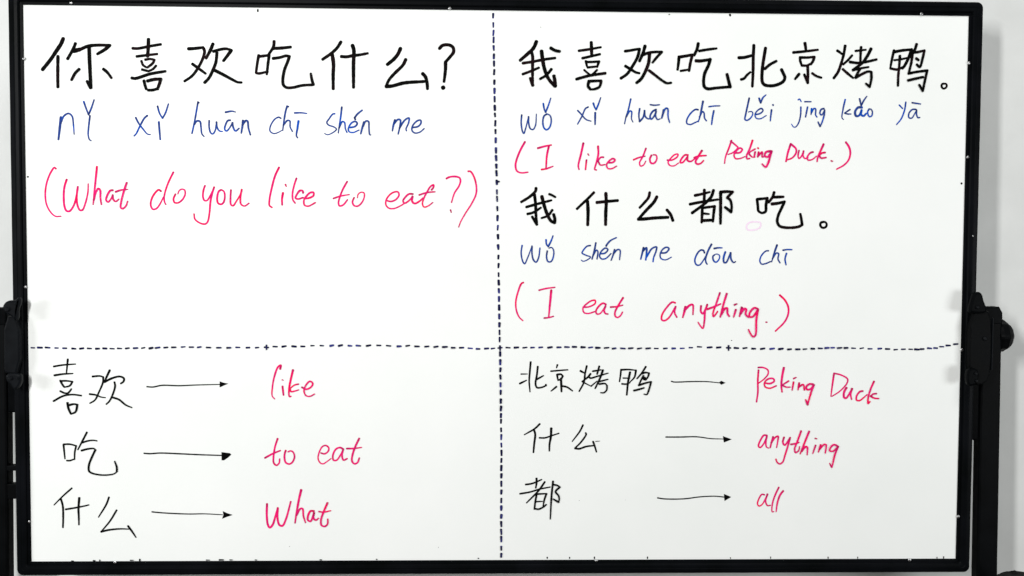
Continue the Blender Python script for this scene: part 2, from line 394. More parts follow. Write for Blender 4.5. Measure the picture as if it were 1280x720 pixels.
  '1.5:-142.9,108.9 -137,107.7 -130.8,110.2 -127,115.8 -128.3,119.5 -132.6,119.5 -138.2,116.3 -142.9,109.5 -143.2,103.3 -139.4,99.3 -133.2,99 -125.8,102.1 -119.6,105.9;1.75:-109.7,117.1 -114.6,117.1 -119.6,112.7 -122.1,108.4 -120.2,105.7 -115.3,108.4 -110.3,114;1.75:-110.3,114 -110.9,108.4 -107.8,105.4 -102.2,107.9 -97.3,112.3;1.5:-86.7,122.3 -84.2,126 -84.2,128.7 -88,126.6 -92.3,119.7 -96.6,111 -97.9,104.8 -96,101.1 -91,102.4 -85.1,106.8;1.5:-102.2,116 -92.3,119.1 -82.6,120.1'),
 ('written_mark', 'question mark and closing bracket', 'P',
  '1.63:-68.5,136.4 -65,138.3 -57.5,139.2 -51.9,137.6 -50.7,133.7 -52.5,127.5 -58.1,118.7 -61.8,106.9;1.25:-63,97.6 -62,94.5;1.5:-41.2,145.8 -38.3,145.6 -33.9,138.8 -31,127.6 -31.3,117.7 -36.3,106.5 -45,92.7 -50.5,82.7 -52.8,76.5'),
 ('written_character', 'bold Chinese character for I, upper line', 'K',
  '3.51:42.9,306.8 39.3,298.7 32.5,291.9 22.6,283.2;3.01:26.3,279.9 37.5,281.7 52.4,284.7 66.3,286.7;3.26:36.2,295.6 38.1,288.9 38.2,275.3 38.3,260.6 38.7,252.6;3.26:38.7,252.6 35.1,261.8;2.76:25.8,266.3 35.1,269.8 46.2,274.6;3.51:49.2,295.1 50.5,285.3 53.1,273 57.5,262 63.8,254 66.3,251.6;3.51:66.3,251.6 66,258.4 64.7,265.1;2.76:61.8,273.1 55.6,265.7 47.6,260.7;3.51:60.4,299 66,295.9 72,294.8'),
 ('written_character', 'bold Chinese character, first half of the word for like', 'K',
  '2.63:95.6,295.9 107.1,297.6 123.2,300.6;3.38:111,306.3 111.4,298.3 111.7,290.3;2.76:100.3,286.8 109.6,289 122.1,292;2.63:104.4,283.2 106,276.6;2.63:104.7,282.2 112.2,282.3 120.9,283;2.63:120.9,283 118.5,276.2;2.26:106.6,275.4 112.2,276.1 118.4,276.8;2.26:102.5,272.3 106,269.2 109.2,266.8;2.26:118.7,272.7 116,270 112.3,266.8;3.01:93,260.9 99.9,263 109.8,265.6 129.1,268.6;3.01:108.6,258.8 107.4,252.6 110.6,248.3;2.76:109.3,258.5 116.1,258.9 123.6,259.3;2.76:123.6,259.3 123,255.2 121.4,251.5 115,248.7 110.6,248.3'),
 ('written_character', 'bold Chinese character, second half of the word for like', 'K',
  '3.13:153.4,296 159.4,296.9 171.3,299.2;3.13:171.3,299.2 168.9,289 162.1,276.6 156,267.9 148.5,262.6;2.88:153.6,277.8 160.9,273.5 167.2,269.9 171.6,269;3.13:178.1,302.7 175.7,294 171.4,284.1;2.88:173.9,290.9 181.9,294.1 190.7,295.4 199.2,295.7;2.88:199.2,295.7 193.3,289.3 187.7,282.4;3.26:183.8,293.5 182.7,281.8 178.5,270.6 173.5,261.9 168,257.1;2.88:183.4,272.5 192.3,265.8 199.8,260.3 206.1,257 211.1,257.6'),
 ('written_character', 'bold Chinese character for eat, upper line', 'K',
  '3.01:220.8,290.2 220.2,282.1 219.1,273.5;3.26:222,289.6 229.5,290.9 237.6,292.5;3.26:237.6,292.5 235.3,283.5 233.5,272.4;2.51:222.9,272.3 233.5,274.2;3.01:244.6,306.5 243.2,299.7 239.5,291.6;2.76:245.7,297.2 257,299.2 267.6,300.6;3.26:241.5,285.1 247.1,284.9 259.7,286.9;3.26:259.7,286.9 257.9,280.1 253,268.9 251.9,257.7 253.2,252.8 257,250.6 267.7,251.7 285.3,253.3;3.26:285.3,253.3 283.3,260.5 281,269.2'),
 ('written_character', 'bold Chinese character for north', 'K',
  '3.13:295.8,289.4 302.3,289.8 312.3,292.4;3.38:314.4,304.8 313.9,290.5 313.9,272 313.3,254;2.63:298.9,262.5 302.7,263.8 306.4,268.2 310.7,271.9;3.38:329.1,301.8 327.2,289.4 325.4,274.6 325.8,259.7 328.6,256.2 338.1,255.1 346.9,257.4 352.5,261.2 354,265.5 351.7,271.1 349.5,275.4;3.13:328.3,275.8 335.1,281.5 343.2,285.9'),
 ('written_character', 'bold Chinese character for capital', 'K',
  '3.26:378.5,308.8 379.5,303.6 379.9,300.5;2.88:363.8,296.6 377.7,298 395,300.3;2.88:372.8,291.1 373.1,286.2 375.2,280.6;2.88:373,290.5 382.8,290.6 390.6,291.6;2.88:390.6,291.6 389.2,286.4 386.2,282;2.51:375.2,280.6 381.8,280.7 386.1,282.9;2.88:382.4,280.7 383,270.2 383,259.2;2.88:383,259.2 378.4,269.5;2.88:371.9,270.1 366.9,263.8;2.51:388.2,271.2 393.4,267.8 400.3,265.6'),
 ('written_character', 'bold Chinese character for roast', 'K',
  '2.63:419.3,299.7 423.1,297.3 425.7,295.2;3.01:429.5,306 427.6,294.2 424.6,283 421,273 415.9,265.5;2.63:438.3,293.7 433.4,288.1 427.2,282.4;2.63:426.7,276.8 432.4,271.9 440.2,265.8;2.26:442.6,299.3 449.6,300.3 455.9,301;2.76:449.5,304.4 449,295.7 448.9,285.7;2.63:435.3,285.6 446.1,284.5 458.7,286.5 469.4,289.1;3.01:462.2,302.6 457.9,293.9 451.2,284.5 439.3,275.7;2.26:439.3,275.1 448.8,277.7 459.5,279.6;2.76:448.8,277.7 445.1,270.8 442.7,265.8;2.76:443.3,266.1 450.2,270.2 459,274 462.8,273.5;2.76:462.8,273.5 463.2,266 461.3,254.8;2.76:461.3,254.8 456.1,259.1'),
 ('written_character', 'bold Chinese character for duck', 'K',
  '2.76:491.3,300.5 489,289.9 487,278.4;3.01:491.4,298.6 501.5,300.6 513.5,301.9;3.01:513.5,301.9 509.3,290.1 504.4,280.7 502,278.2;2.51:487.4,278.1 495.6,276.9 504.4,280.7;2.26:491.6,288.4 499.2,289.4 508,291.3;2.76:498.8,293.7 498.3,282.5 497.3,270.1 497.1,256.4;3.01:519.7,308.8 517.3,301.4 514.8,298.8 511.1,292.6;2.76:515.5,298.2 521.8,298.9 529.6,300.9;2.76:529.6,300.9 527.7,291.5 524.1,280.3 520.2,283.4;2.76:514.8,297 513.2,285.2 510.3,272.1;2.76:510.3,272.1 519.8,274 533.7,276;2.76:533.7,276 531.4,265.4 528.6,250.4;2.76:528.6,250.4 524,257.9;3.01:519.4,290.8 522,289;2.76:509.3,263.3 517.5,265.3 528.8,267.9'),
 ('written_mark', 'hollow round full stop, upper line', 'K',
  '2.26:556,259.9 553.2,259.2 552.7,256.3 554.6,253.8 557.7,254.5 559.3,257 558.3,259.5 556,259.9'),
 ('written_word', 'pinyin wǒ, upper line', 'B',
  '1.5:25.1,216.3 24.5,206.1 26.2,195.6 27.8,193.2 29.9,198.7 33.6,214.2;1.5:33.6,214.2 34,205 36.1,199 39.3,198.2 42.3,203.2 43.3,217.4;1.63:51.8,230.5 53.1,223.7 54.7,219.4;1.63:54.7,219.4 58.4,228.7 61.1,237.3;1.5:56,217.3 52.9,215 51.4,207.6 53,200.2 56.1,198 59.8,200.9 61.9,209.5 60.3,215.7 56,217.8'),
 ('written_word', 'pinyin xǐ, right side', 'B',
  '1.5:94.8,222.2 99,217.9 105.3,211.2 111.6,209.1;1.5:107.9,226.6 104.6,224.8 100.3,215.4 94.7,205.2;1.88:116.7,219.9 116.6,205.1;1.5:114.1,231.7 115.8,226.7 117.7,223.3;1.5:117.7,223.3 120.7,230.5 123.4,238.5'),
 ('written_word', 'pinyin huān, right side', 'B',
  '1.63:161,237 158.3,224.6 155.3,214.7 153.5,206.2;1.5:155.3,214.7 160.2,222.2 162.1,221.6 162.2,212.3 164.1,208.3;1.63:172.3,225.4 171.3,217.3 172.2,209.3;1.63:172.2,209.3 176.6,214.3 178.3,223;1.63:178.3,223 179,216.1 182.8,212.7 186,213.1;1.63:192.7,224.3 188.4,221.8 185.3,215.6 186.6,212.2 189.7,215 192.8,222.5;1.63:192.8,222.5 192.2,216.3 194.8,211.9 197.9,212.8;1.38:185.4,230.2 190.8,229.6 197.1,230.3;1.75:202.1,223.8 201,217.6 199.8,213.6;1.5:201,217.6 204.6,225.7 207.1,225.7 207.9,215.2 209.9,208.3'),
 ('written_word', 'pinyin chī, right side upper', 'B',
  '1.5:245.7,224.4 242.3,224.8 236.1,219.8 231.5,211.6 231.8,207.3 236.3,206.1 241.9,208.6 246.3,210.5;1.75:251.6,235.2 249.8,225.5 248.1,216.8 245.9,209.3;1.5:247.4,215.5 251.1,222.4 253,220.5 253.7,214.3 256.3,210.6;1.63:265.3,223.4 263.8,215.7 262.7,206.3;1.38:259,228.4 265.5,229.3 272.8,229.6'),
 ('written_word', 'pinyin běi', 'B',
  '1.63:309.6,239.4 307.6,229.7 305.6,219.8 304.7,212.9 307.3,211.9 312.3,215.5 314.4,220.5 312.8,222.9 309,222.3;1.5:317.9,219.2 323.5,220.5 327.2,224.3 325.3,226.8 320.3,224.2 317.2,219.2 318.6,214.9 323.6,213.9 331.4,218.1;1.63:322,239.5 323.9,233.6;1.63:323.9,233.6 327,240.5 330.7,243.8;1.63:337.9,225.3 337.2,218.8 336.5,211.3;1.5:339.5,231.5 340,230.6'),
 ('written_word', 'pinyin jīng', 'B',
  '1.5:374.9,229.1 374.7,219.1 372.3,209.1 368.6,204.1 366.1,204.1 363.5,207.6;1.25:371.2,237.8 373,239 375.2,235.6;1.38:379.4,235.7 387.9,235.8;1.63:383.3,229.2 381,216.7;1.63:388.4,227.3 387.9,219.9;1.5:388.1,221.7 391.6,227.4 393.5,226.8 393.6,219.3 395.3,216.8;1.5:404.2,227.5 400.4,226.2 399,221.2 401.2,219.4 404.9,225.6;1.5:404.9,225.6 404.4,219.4 402,210.6 399.6,205;1.5:399.6,205 396.7,210.8'),
 ('written_word', 'pinyin kǎo', 'B',
  '1.5:430.8,238.9 428.3,227.1 427.2,215.9 429.1,214;1.5:437.1,226.5 430.3,222.1;1.5:430.3,222.1 434.1,220.9 438.5,220.9;2.13:452.3,229.2 447.2,229.1 443.5,223.5 444.9,218.5 448.7,219.2 451.7,226;2.13:451.7,226 451.2,220.4 454.4,218.6 457.5,221.7;1.63:448.9,240 451,231.6;1.63:451,231.6 454.6,238.5 458.1,243.3;1.5:461.2,227.4 459.4,223.6 461.4,218 464.5,218.7 465.3,224.3 463.1,227.4 460.6,227.1'),
 ('written_word', 'pinyin yā', 'B',
  '1.5:499.4,232.7 503.7,228.4;1.5:507.7,236.5 506.3,226.5 502.1,215.3 496.5,208.3;1.5:520.9,227.3 516.4,227.3 512.1,222.8 511.9,217.2 515.4,216.4 520.3,224.2 521.5,226.7;1.5:521.5,226.7 521.6,221.1 523.6,217 525.9,217.4;1.5:515.6,235.7 526.4,234.2'),
 ('written_word', 'English bracket and word I, upper', 'P',
  '1.75:29.4,182.9 23.8,172.7 18.9,160.2 17.7,152.8 19.6,146.6 24.6,144.4 33.4,145.2;1.63:45.4,175.1 53.1,177.3 62.1,179.2;1.75:59.1,177.7 56.7,165.5 55.8,150.6;1.5:50.2,148.7 55.8,149.6 64.5,152.8'),
 ('written_word', 'English word like, upper right', 'P',
  '1.88:102.2,181.7 99.4,168.3 96.1,153.4 97.1,149;1.63:106.3,160.9 105.2,149.1;1.25:107.9,168.6 109.4,166.5;1.63:120.6,178.2 121,168.5 118.9,158.5 116.8,149.2 119,148.6;1.5:127.6,164.6 123.8,164.2 120.7,159.8;1.5:120.7,159.8 123.9,154.8 129.6,155.5;1.5:132.7,158 138.9,158.1 142,161.2 139.5,163 134.5,159.9 131.4,154.9 133.4,150.6 138.4,150.6 144,153.7'),
 ('written_word', 'English word to, upper right', 'P',
  '1.63:180.7,176 177.1,166.4 172.8,157.7 174.1,154 177.8,155.2 180.7,160.2;1.5:165.2,161.6 172.1,164.5 179.8,166.2;1.5:187.7,167.5 185.7,162.8 187.2,157.8 191,157.6 194.4,162.8 193.4,167.6 189.6,168'),
 ('written_word', 'English word eat, upper right', 'P',
  '1.5:207.5,161.5 213.6,161.7 220.4,166.2 221,169 217.2,168.6 211.7,163.6 208.6,158.6 211.1,154.9 216.2,154.5 221.8,158.1;1.63:233.6,168.1 229.8,168.1 224.9,162.5 223.9,158.7 226.8,158.7 233,166.3;1.63:233,166.3 233.1,161.3 236.8,160.1 242.5,163.8;1.88:251.1,173.9 246.8,167 243.1,159.5 245.1,157 249.5,157.7 253.2,161.4;1.63:241.2,164.7 246.2,166.7 256.5,167.7'),
 ('written_word', 'English word Peking, upper', 'P',
  '1.75:288.1,186.6 284.5,176 280.8,166 279.7,157.9;1.5:286.9,186 293.9,180.4 296.2,178 290.2,171.7 284,169.2;1.5:292.8,171.1 299,171.8 301.8,175.5 299,177.4 294.6,174.2 291.5,168.6 293.5,164.2 299.2,164.3 305.4,166.8;1.63:314.6,187.2 311,176.2 307.3,167.5 308,164 311.1,164.4;1.5:317.9,176.3 311.7,172.5 310.4,170;1.5:310.4,170 314.3,166.3 318.1,166.3;1.63:318,172.5 316.8,165.7;1.5:321.4,177.6 322.3,176.9;1.63:322.4,172.6 321.2,166.3;1.5:321.8,167.6 326.8,172.6 326.9,166.4 330.7,167.6;1.88:337.5,173.9 331.9,172.6 330,168.3 333.2,166.4 338.8,173.9;1.88:338.8,173.9 337,167.7 334.6,158.9 331.5,153.9 327,157.6'),
 ('written_word', 'English word Duck with full stop, upper', 'P',
  '1.88:363,183.1 359.7,172.9 357.3,161;1.75:363.3,182.9 369.7,176.7 369.8,171.7 364.8,165.4 357.9,162.9;1.5:373.5,174.9 372.4,168 373.7,164.9 376.8,168 379.2,174.3;1.5:379.2,174.3 378.7,168 381.3,164.9 385.1,166.2;1.5:391.3,173.1 387.5,171.8 383.8,165.6 385.1,163.1 390.2,163.7 395.8,168.2;1.88:404.4,183 400.1,173.2 397.1,165.7 396.6,161.3;1.63:406.5,172.6 402.1,171.7 399,168.2;1.63:399,168.2 401.6,165.7 407.9,166.4;1.25:414.3,162.3 416.2,161.7'),
 ('written_mark', 'closing bracket, upper right', 'P',
  '1.75:432.6,185.7 436.8,179.7 438.6,172.2 436.5,163.5 430.9,157.2 421.5,151.8'),
 ('written_character', 'bold Chinese character for I, lower line', 'K',
  '2.88:43.5,125.6 42.9,121.9 36,115 24.8,107.9;2.88:31.7,101.9 44.8,105.7 62.9,110.5;2.88:41.6,117.5 43,105.7 43.7,90.8 44.8,80.2;2.88:44.8,80.2 38.7,90.1;2.51:32.7,93.2 39.9,95.1 49.9,101.4;3.26:50.8,115.1 53.6,104.6 58.1,92.1 62.5,84.7 66.9,82.4;3.26:66.9,82.4 67.2,87.2 65.6,93.2;2.51:64,98.4 58.7,91.5 50.6,88.3;2.51:59.8,118.3 63.5,116.8 67.5,114.6'),
 ('written_character', 'bold Chinese character, first half of the word for what, lower line', 'K',
  '2.76:116.3,120.9 108.6,113 101.2,106.1 94.7,99.8;3.26:108,109.9 108.8,97.4 108.5,79.9;3.26:119.3,108.1 131.2,109.4 146.3,110.8;3.51:130.9,119.4 131.5,108.8 131,95.1 130.9,80.1'),
 ('written_character', 'bold Chinese character, second half of the word for what, lower line', 'K',
  '3.13:186,121 184.6,114.8 179.6,108.5 173.4,101.8;3.51:195,115.7 191.5,109.2 181.6,98.5 172,87.6;3.51:172,87.6 179.2,87.9 191.8,89.2 209.4,90.2;3.13:208,99.3 212.5,93.7 215.5,86.2'),
 ('written_character', 'bold Chinese character for all', 'K',
  '2.88:243.1,117.7 251.9,119.6 261.9,122.2;3.26:254.7,124.6 254.8,117.1 254.5,109.6;2.88:236.7,106.7 249.5,109.3 272.1,112.9;3.13:266.3,124.5 263.3,115.9 254.6,107.1 239.6,95.8;2.88:252.4,102.1 252.2,93.3 251.7,83.9;2.88:252.9,102.3 260.9,103.4 267.8,104.3;2.88:267.8,104.3 266.7,94.7 266,85.3;2.26:254.7,95.2 261,94.6;3.01:252.3,86.4 265.6,87.1;3.26:275.2,122.3 275.4,104.7 275.5,82.8;2.88:275.2,122.3 283.4,122.9 290.3,122.6;2.88:290.3,122.6 285.3,117.3 283.5,115.4;2.88:283.5,115.4 287.3,112.3 289.3,104.8 289,97.3;2.88:289,97.3 281.1,103.3'),
 ('written_character', 'bold Chinese character for eat, lower line', 'K',
  '3.01:321.4,113.8 322.6,105.1 323.5,98.8 327.4,96.3;3.01:321.7,113.6 327.7,114.1 334.3,114.9;3.01:334.3,114.9 332.9,106.4 332.4,98.2 328.6,96.3;3.01:343,122.7 341,116.5 336,109.5;3.01:341.6,116.2 354.9,116.8;3.01:339.9,107.7 348.1,108.7 356.3,110.9;3.01:356.3,110.9 353.2,104 348.3,92.7 347.5,85.1 350.5,80.1 357.5,78.3 368.9,78.4 375.2,79.7 379,81.8;3.01:379,81.8 377.8,89.1 376.4,95.4'),
 ('written_mark', 'hollow round full stop, lower line', 'K',
  '2.51:406.1,85.7 402.8,84.5 402.1,81.7 403.8,78.9 406.7,78.2 409.7,79.9 410.2,83 408.4,85.3 406.1,85.7'),
 ('written_mark', 'faint pink oval left by a marker', 'F',
  '1.75:316.8,85.2 311.8,83.9 308.7,79.9 310,75.5 317,74.9 323.9,76.8 326.7,80.6 325.7,84.4 319.3,85.2 316.2,85.2'),
 ('written_word', 'pinyin wǒ, lower line', 'B',
  '1.5:26.6,54.2 25.4,44.5 27.5,33.9 29.7,31 33.4,38.3 38.9,53.1;1.5:38.9,53.1 39,43.3 40.9,35.8 44.1,33.1 47.1,38.3 48.9,50.9;1.63:56.4,61.5 57.1,55.3 59.2,52.8;1.63:59.2,52.8 62.7,59.7 65.1,66.2;1.5:58,47.2 57.2,39.6 59.1,34 62.8,34 65.9,40.9 65.9,48.4 63.4,51.6 60.2,50.9'),
 ('written_word', 'pinyin shén, lower line', 'B',
  '1.5:112.3,54.3 107.9,53.4 102.3,46.8 101.7,44.9 107.4,41.8 112.4,39.9 108,36.1 103,34.6 100.7,36.1;1.75:118.9,57.7 117.3,48.7 114.3,37.4;1.5:115.3,41.2 119.9,48.7 121.5,46.9 120.6,37.5;1.5:124.3,44 130.6,45 134.1,49.4 131.1,51.3 126.1,47.5 123.7,41.2 126.2,37.7 131.3,38.1 138.1,44.4;1.63:131.8,53.6 132.4,55.1 137.3,60.7 144.8,64.5;1.63:142.5,49.5 140.7,42.6 138.2,35.7;1.5:140.9,43.8 146.3,49.5 149.2,48.9 148.9,36.6'),
 ('written_word', 'pinyin me, lower line', 'B',
  '1.75:179,52.2 177.2,44 175.6,37.5;1.75:178.4,47.8 182.7,51.8 182.8,45.3 181.9,36.5;1.63:182.9,40.3 189.7,51 195.3,52.9 194.8,47.9 191.7,39.1 191.1,34.3;1.5:200.2,45.4 207.4,46.1 211.1,51.1 207.9,52.7 202.9,49.8 199.9,42.9 201.2,38.5 206.9,36.9 214.4,40.4'),
 ('written_word', 'pinyin dōu', 'B',
  '1.63:256,45.7 254.7,48.8 250.9,49.2 245.9,43.1 243.9,35.6 246.1,30.8 249.9,30.6 254.9,36.9 258.6,43.8;1.88:264.7,56.8 260.4,48.2 257.4,38.2 258.1,33.8 259.6,31.5;1.38:268.7,43.2 266.8,42 267.5,36.3 270.7,34.2 274.5,38.2 275,42.6 271.8,44.5 268.7,43.9;1.63:267.9,51.4 273,52.3 278.3,52.3;1.63:282.2,47.1 280.1,39.5 280.9,33.9 283.4,33.9 288.9,46.5;1.63:288.9,46.5 289.6,38.3 292.9,33.9 295.4,35.2'),
 ('written_word', 'pinyin chī, lower line', 'B',
  '1.5:337,48.9 333.8,48.6 328.2,42.9 326.2,36 328.4,32.2 332.8,32.5 339.8,35.4;1.75:347.7,56.2 344.7,47.4 341.1,34.8;1.5:342.2,39.2 347.2,46.2 349.8,45.5 349.2,38.6 351.9,33.6;1.5:359.9,46 358.1,38.7 359.5,31.1;1.5:355.1,49.7 360.5,50.6 366.8,50.5'),
 ('written_word', 'English bracket and word I, lower', 'P',
  '1.5:28.5,7.6 26,6.3 21.7,-4.4 19,-16.9 20,-28.2 23.8,-36.4 28.2,-40.4;1.5:48,-2 56.8,0.2 68.1,1.7;1.88:63.4,-2.1 62,-18 60.4,-35.6;1.38:54.8,-36.9 60.8,-36.2 66.5,-34.6'),
 ('written_word', 'English word eat, lower right', 'P',
  '1.5:103.5,-23.1 111,-22.6 118.6,-18.4 118.8,-14.6 114.8,-14.7 108.5,-18.5 103.5,-24.1 104.8,-29.8 109.9,-31 118.7,-28.5;1.63:132.4,-19.6 128.6,-18 123,-22.2 119.7,-28.5 121.2,-31.6 125,-31 131.8,-21.5;1.63:131.8,-21.5 130,-27.2 131.9,-31 135.1,-31.6;1.63:154,-10.7 148.2,-20.2 143.9,-29 144.2,-34.1 147.1,-35.9 150.8,-33.4 153.3,-29;1.5:138.1,-22.8 146.3,-22.1 153.6,-20.2'),
 ('written_word', 'English word anything with full stop', 'P',
  '1.69:220,-17.3 216.1,-16.3 209.1,-23 203.1,-33 203.1,-38.7 206.4,-39.7 212.1,-35.8 220.4,-21.6;1.69:220.4,-21.6 219.1,-29.4 222,-35.3;2.11:232.8,-22.2 231.2,-29.3 229.4,-35.7;1.83:231.2,-27.2 238.2,-20.1 241.8,-19.4 242.4,-32.1;1.69:252.5,-20.7 252.3,-27.8 254.7,-30.7 260.3,-19.3;1.69:260.3,-19.3 257.6,-27.8 257,-39.2 255,-49.2 252.1,-46.3 248.8,-41.4;1.69:276.1,-4.3 271.7,-17.8 267.6,-30.6 268.3,-34.2 272.6,-29.2 273.3,-27.8;1.69:260.4,-25 268.2,-22.1 277.4,-18.1;1.83:284.8,-5 281,-17.8 276.9,-34.9;1.83:278.3,-31.3 282.5,-24.2 285.3,-23.5 286.1,-30.6 288.3,-33.7;1.83:296.5,-25.6 293.8,-34.8;1.55:294.5,-19.4 297.8,-18;1.97:304.1,-22.3 301.2,-34.1;1.83:302.3,-30.5 307.5,-24.1 309.6,-24.8 309,-31.2 312.6,-35;1.83:324.6,-24.7 320.3,-23 314.7,-28.3 313.8,-34 317.6,-34.4 324.6,-24.7;1.83:324.6,-24.7 322.7,-37.5 321.8,-57.5 319,-59.6 315.8,-56.1 312.9,-50.4;1.41:335.3,-41.2 336.8,-41.2'),
 ('written_mark', 'closing bracket, lower right', 'P',
  '1.83:352.2,-6.9 358.8,-13.2 363.2,-21.7 363.4,-30.3 359.2,-40.3 347.5,-52.4'),
 ('written_character', 'thin Chinese character, first half of the word for like, vocabulary list', 'T',
  '1.63:-554.4,-99.3 -542.9,-97.4 -527.2,-96.2;1.75:-536.9,-90.2 -537.8,-98.7 -538.8,-107.4;1.75:-553.5,-110.3 -543.1,-108.7 -530.8,-108;1.88:-546.5,-116.8 -543.9,-121.8 -541.5,-125.1;1.63:-546.3,-117.4 -539.5,-117.1 -531.5,-118;1.63:-531.5,-118 -534.7,-123 -541.5,-125.1;1.63:-546.7,-129.9 -542.2,-132.1 -537.9,-132.6 -534.8,-129.9 -532.9,-127.1;1.63:-555,-142.4 -543.4,-136.1 -532.4,-134.2 -520.7,-135.5;2:-538,-144.3 -536.9,-151.1 -533.9,-158.4;1.88:-536.2,-147.4 -530.1,-146.1 -525.8,-146.7;1.88:-525.8,-146.7 -528,-155.5 -533.9,-158.6'),
 ('written_character', 'thin Chinese character, second half of the word for like, vocabulary list', 'T',
  '1.63:-506.9,-111.7 -497.6,-111.1 -493.7,-112.3;1.63:-493.7,-112.3 -494,-118.6 -499.1,-131.1 -504.2,-141.1 -510.4,-145.1;1.5:-510.8,-133.6 -502.8,-134.8 -496.7,-137.3 -491.2,-138.1;1.75:-485.5,-103.8 -489,-111.1 -492.2,-118.6;1.75:-492.2,-118.6 -482.9,-113.8 -473,-111.6 -468.1,-114.1 -468.8,-117.9 -472.2,-120.4;1.63:-479.9,-118.5 -479.1,-123.5 -482.5,-134.8 -486.3,-142.3 -490.3,-146.3;1.63:-481.7,-137.9 -474.6,-140.4 -466,-147.3 -458.7,-150.4'),
 ('drawn_arrow', 'arrow pointing to the word like', 'T',
  '1.25:-440.1,-124.3 -432.5,-124.7 -421.4,-122.6 -400.4,-123 -379.4,-122.1 -349.6,-121.3;0:-349.9,-117.3 -349.4,-117.6 -345.3,-119.1 -339.1,-120.3 -344.7,-122.6 -349.3,-124.8 -350.2,-124.6'),
 ('written_word', 'English word like, vocabulary list', 'P',
  '1.63:-274.9,-101.9 -274.1,-97.1 -277.6,-99.4 -282,-110.7 -284.6,-124.5 -284.9,-135.8 -281.8,-139.5;1.75:-272.1,-123.5 -270.9,-134.5;1.13:-272.5,-115.4 -270.9,-116;1.75:-259,-103.1 -262.2,-116.9 -264.1,-128.2 -263.5,-136.4 -261.6,-136.1;1.38:-252.2,-120.7 -257.2,-121.9 -262.8,-126.3;1.38:-262.8,-126.3 -261.6,-130.1 -257.9,-129.7 -251.9,-127.9;1.5:-247.9,-124.7 -242.9,-127.2 -236.7,-124.4 -234.4,-120 -237.9,-117.1 -242.9,-121.9 -245.4,-129.4 -242.9,-135.1 -238,-136 -232.4,-133.2'),
 ('written_character', 'thin Chinese character for eat, vocabulary list', 'T',
  '1.63:-543.6,-196.9 -542.9,-205 -542,-214.8;1.63:-543.6,-196.6 -535.6,-196.5 -528,-198.5;1.63:-528,-198.5 -529.8,-206.3 -530.2,-215.7;1.38:-539.8,-217 -535.9,-217 -530.7,-215.1;1.63:-514.5,-181.4 -519.6,-191.2 -526.1,-203.5;1.5:-520.2,-194.4 -513.4,-192.2 -506.6,-191.5 -502.3,-192.2;1.63:-521.6,-204.4 -513.5,-202.3 -506.1,-201.9 -504.3,-203.5;1.63:-504.3,-203.5 -508.7,-212.6 -512.5,-222.6 -512.4,-230.2 -509,-232.7 -499.1,-234.9 -489.2,-235 -481.2,-233.4 -478.1,-230.8;1.63:-478.1,-230.8 -478.2,-225.2 -480.6,-217.9'),
 ('drawn_arrow', 'arrow pointing to the words to eat', 'T',
  '1.25:-444.4,-207.9 -437,-208.4 -424.6,-207.6 -398.6,-208.6 -375.1,-209.7 -347.8,-210.6;0:-348.4,-206.3 -342.8,-207.1 -338.1,-207.6 -336.1,-209.5 -340.3,-213.4 -345.3,-216.8 -348.3,-216.7'),
 ('written_word', 'English word to, vocabulary list', 'P',
  '1.75:-278.4,-189.3 -281.8,-200 -283.7,-212.6 -283.4,-220.2 -280,-223.1 -276.7,-220.2 -276,-214.9;1.63:-294.3,-213.7 -284.3,-208.2 -275,-204.4;1.63:-268.4,-204.4 -270,-210.1 -268.8,-219 -264.4,-221.5 -260.1,-219 -257.5,-212 -259.4,-206.3 -262.5,-204.8 -265.6,-206.1'),
 ('written_word', 'English word eat, vocabulary list', 'P',
  '1.5:-224.5,-207.6 -220.1,-208.6 -215.7,-205.7 -214.7,-201.3 -218.2,-198.1 -222.6,-199.4 -227,-207.6 -228,-215.2 -225.1,-220.3 -222,-221.3 -217,-218.4 -212,-214.6;1.63:-196.3,-202.8 -200.7,-200.7 -205.7,-202.6 -209.5,-210.1 -208.9,-216.5 -205.1,-216.7 -199.5,-208.9 -196.7,-202.6;1.63:-196.7,-202.6 -198.2,-210.1 -196.4,-216.5 -191.7,-214.6;1.63:-176.6,-189 -181.3,-198.8 -185.1,-210.1 -185.7,-217.7 -182.6,-221.2 -178.9,-219.6 -176.6,-213.9;1.5:-192.2,-201.9 -183.2,-201.7 -173.8,-200.4'),
 ('written_character', 'thin Chinese character, first half of the word for what, left list', 'T',
  '1.5:-534.1,-251.8 -545.1,-261.6 -556.4,-273;1.75:-547.6,-265.7 -545.5,-274.2 -545.2,-289.4 -545.7,-301.4;1.63:-541.9,-278.4 -530.5,-276.5 -519.4,-274.3 -513.2,-272.8;1.88:-525,-263.9 -526.2,-278.1 -525.9,-286.9 -525.8,-298'),
 ('written_character', 'thin Chinese character, second half of the word for what, left list', 'T',
  '1.63:-488.3,-263.2 -491.5,-271.8 -501.6,-288.5;1.63:-478.9,-279.4 -487.4,-293.3 -498.7,-306.9;1.63:-498.7,-306.9 -490,-304.7 -475.2,-303.2 -464,-303.5;1.75:-465,-299.7 -460.9,-305.4 -455.4,-313.9'),
 ('drawn_arrow', 'arrow pointing to the word what', 'T',
  '1.13:-435.3,-281.8 -426.6,-282.7 -414.2,-283.6 -389.3,-284.6 -370.7,-284.4 -347.7,-285.6;0:-347.3,-280.9 -342,-283.5 -334.8,-285.8 -342.1,-288.3 -348.3,-290.7 -346.5,-285.7'),
 ('written_word', 'English word What, vocabulary list', 'P',
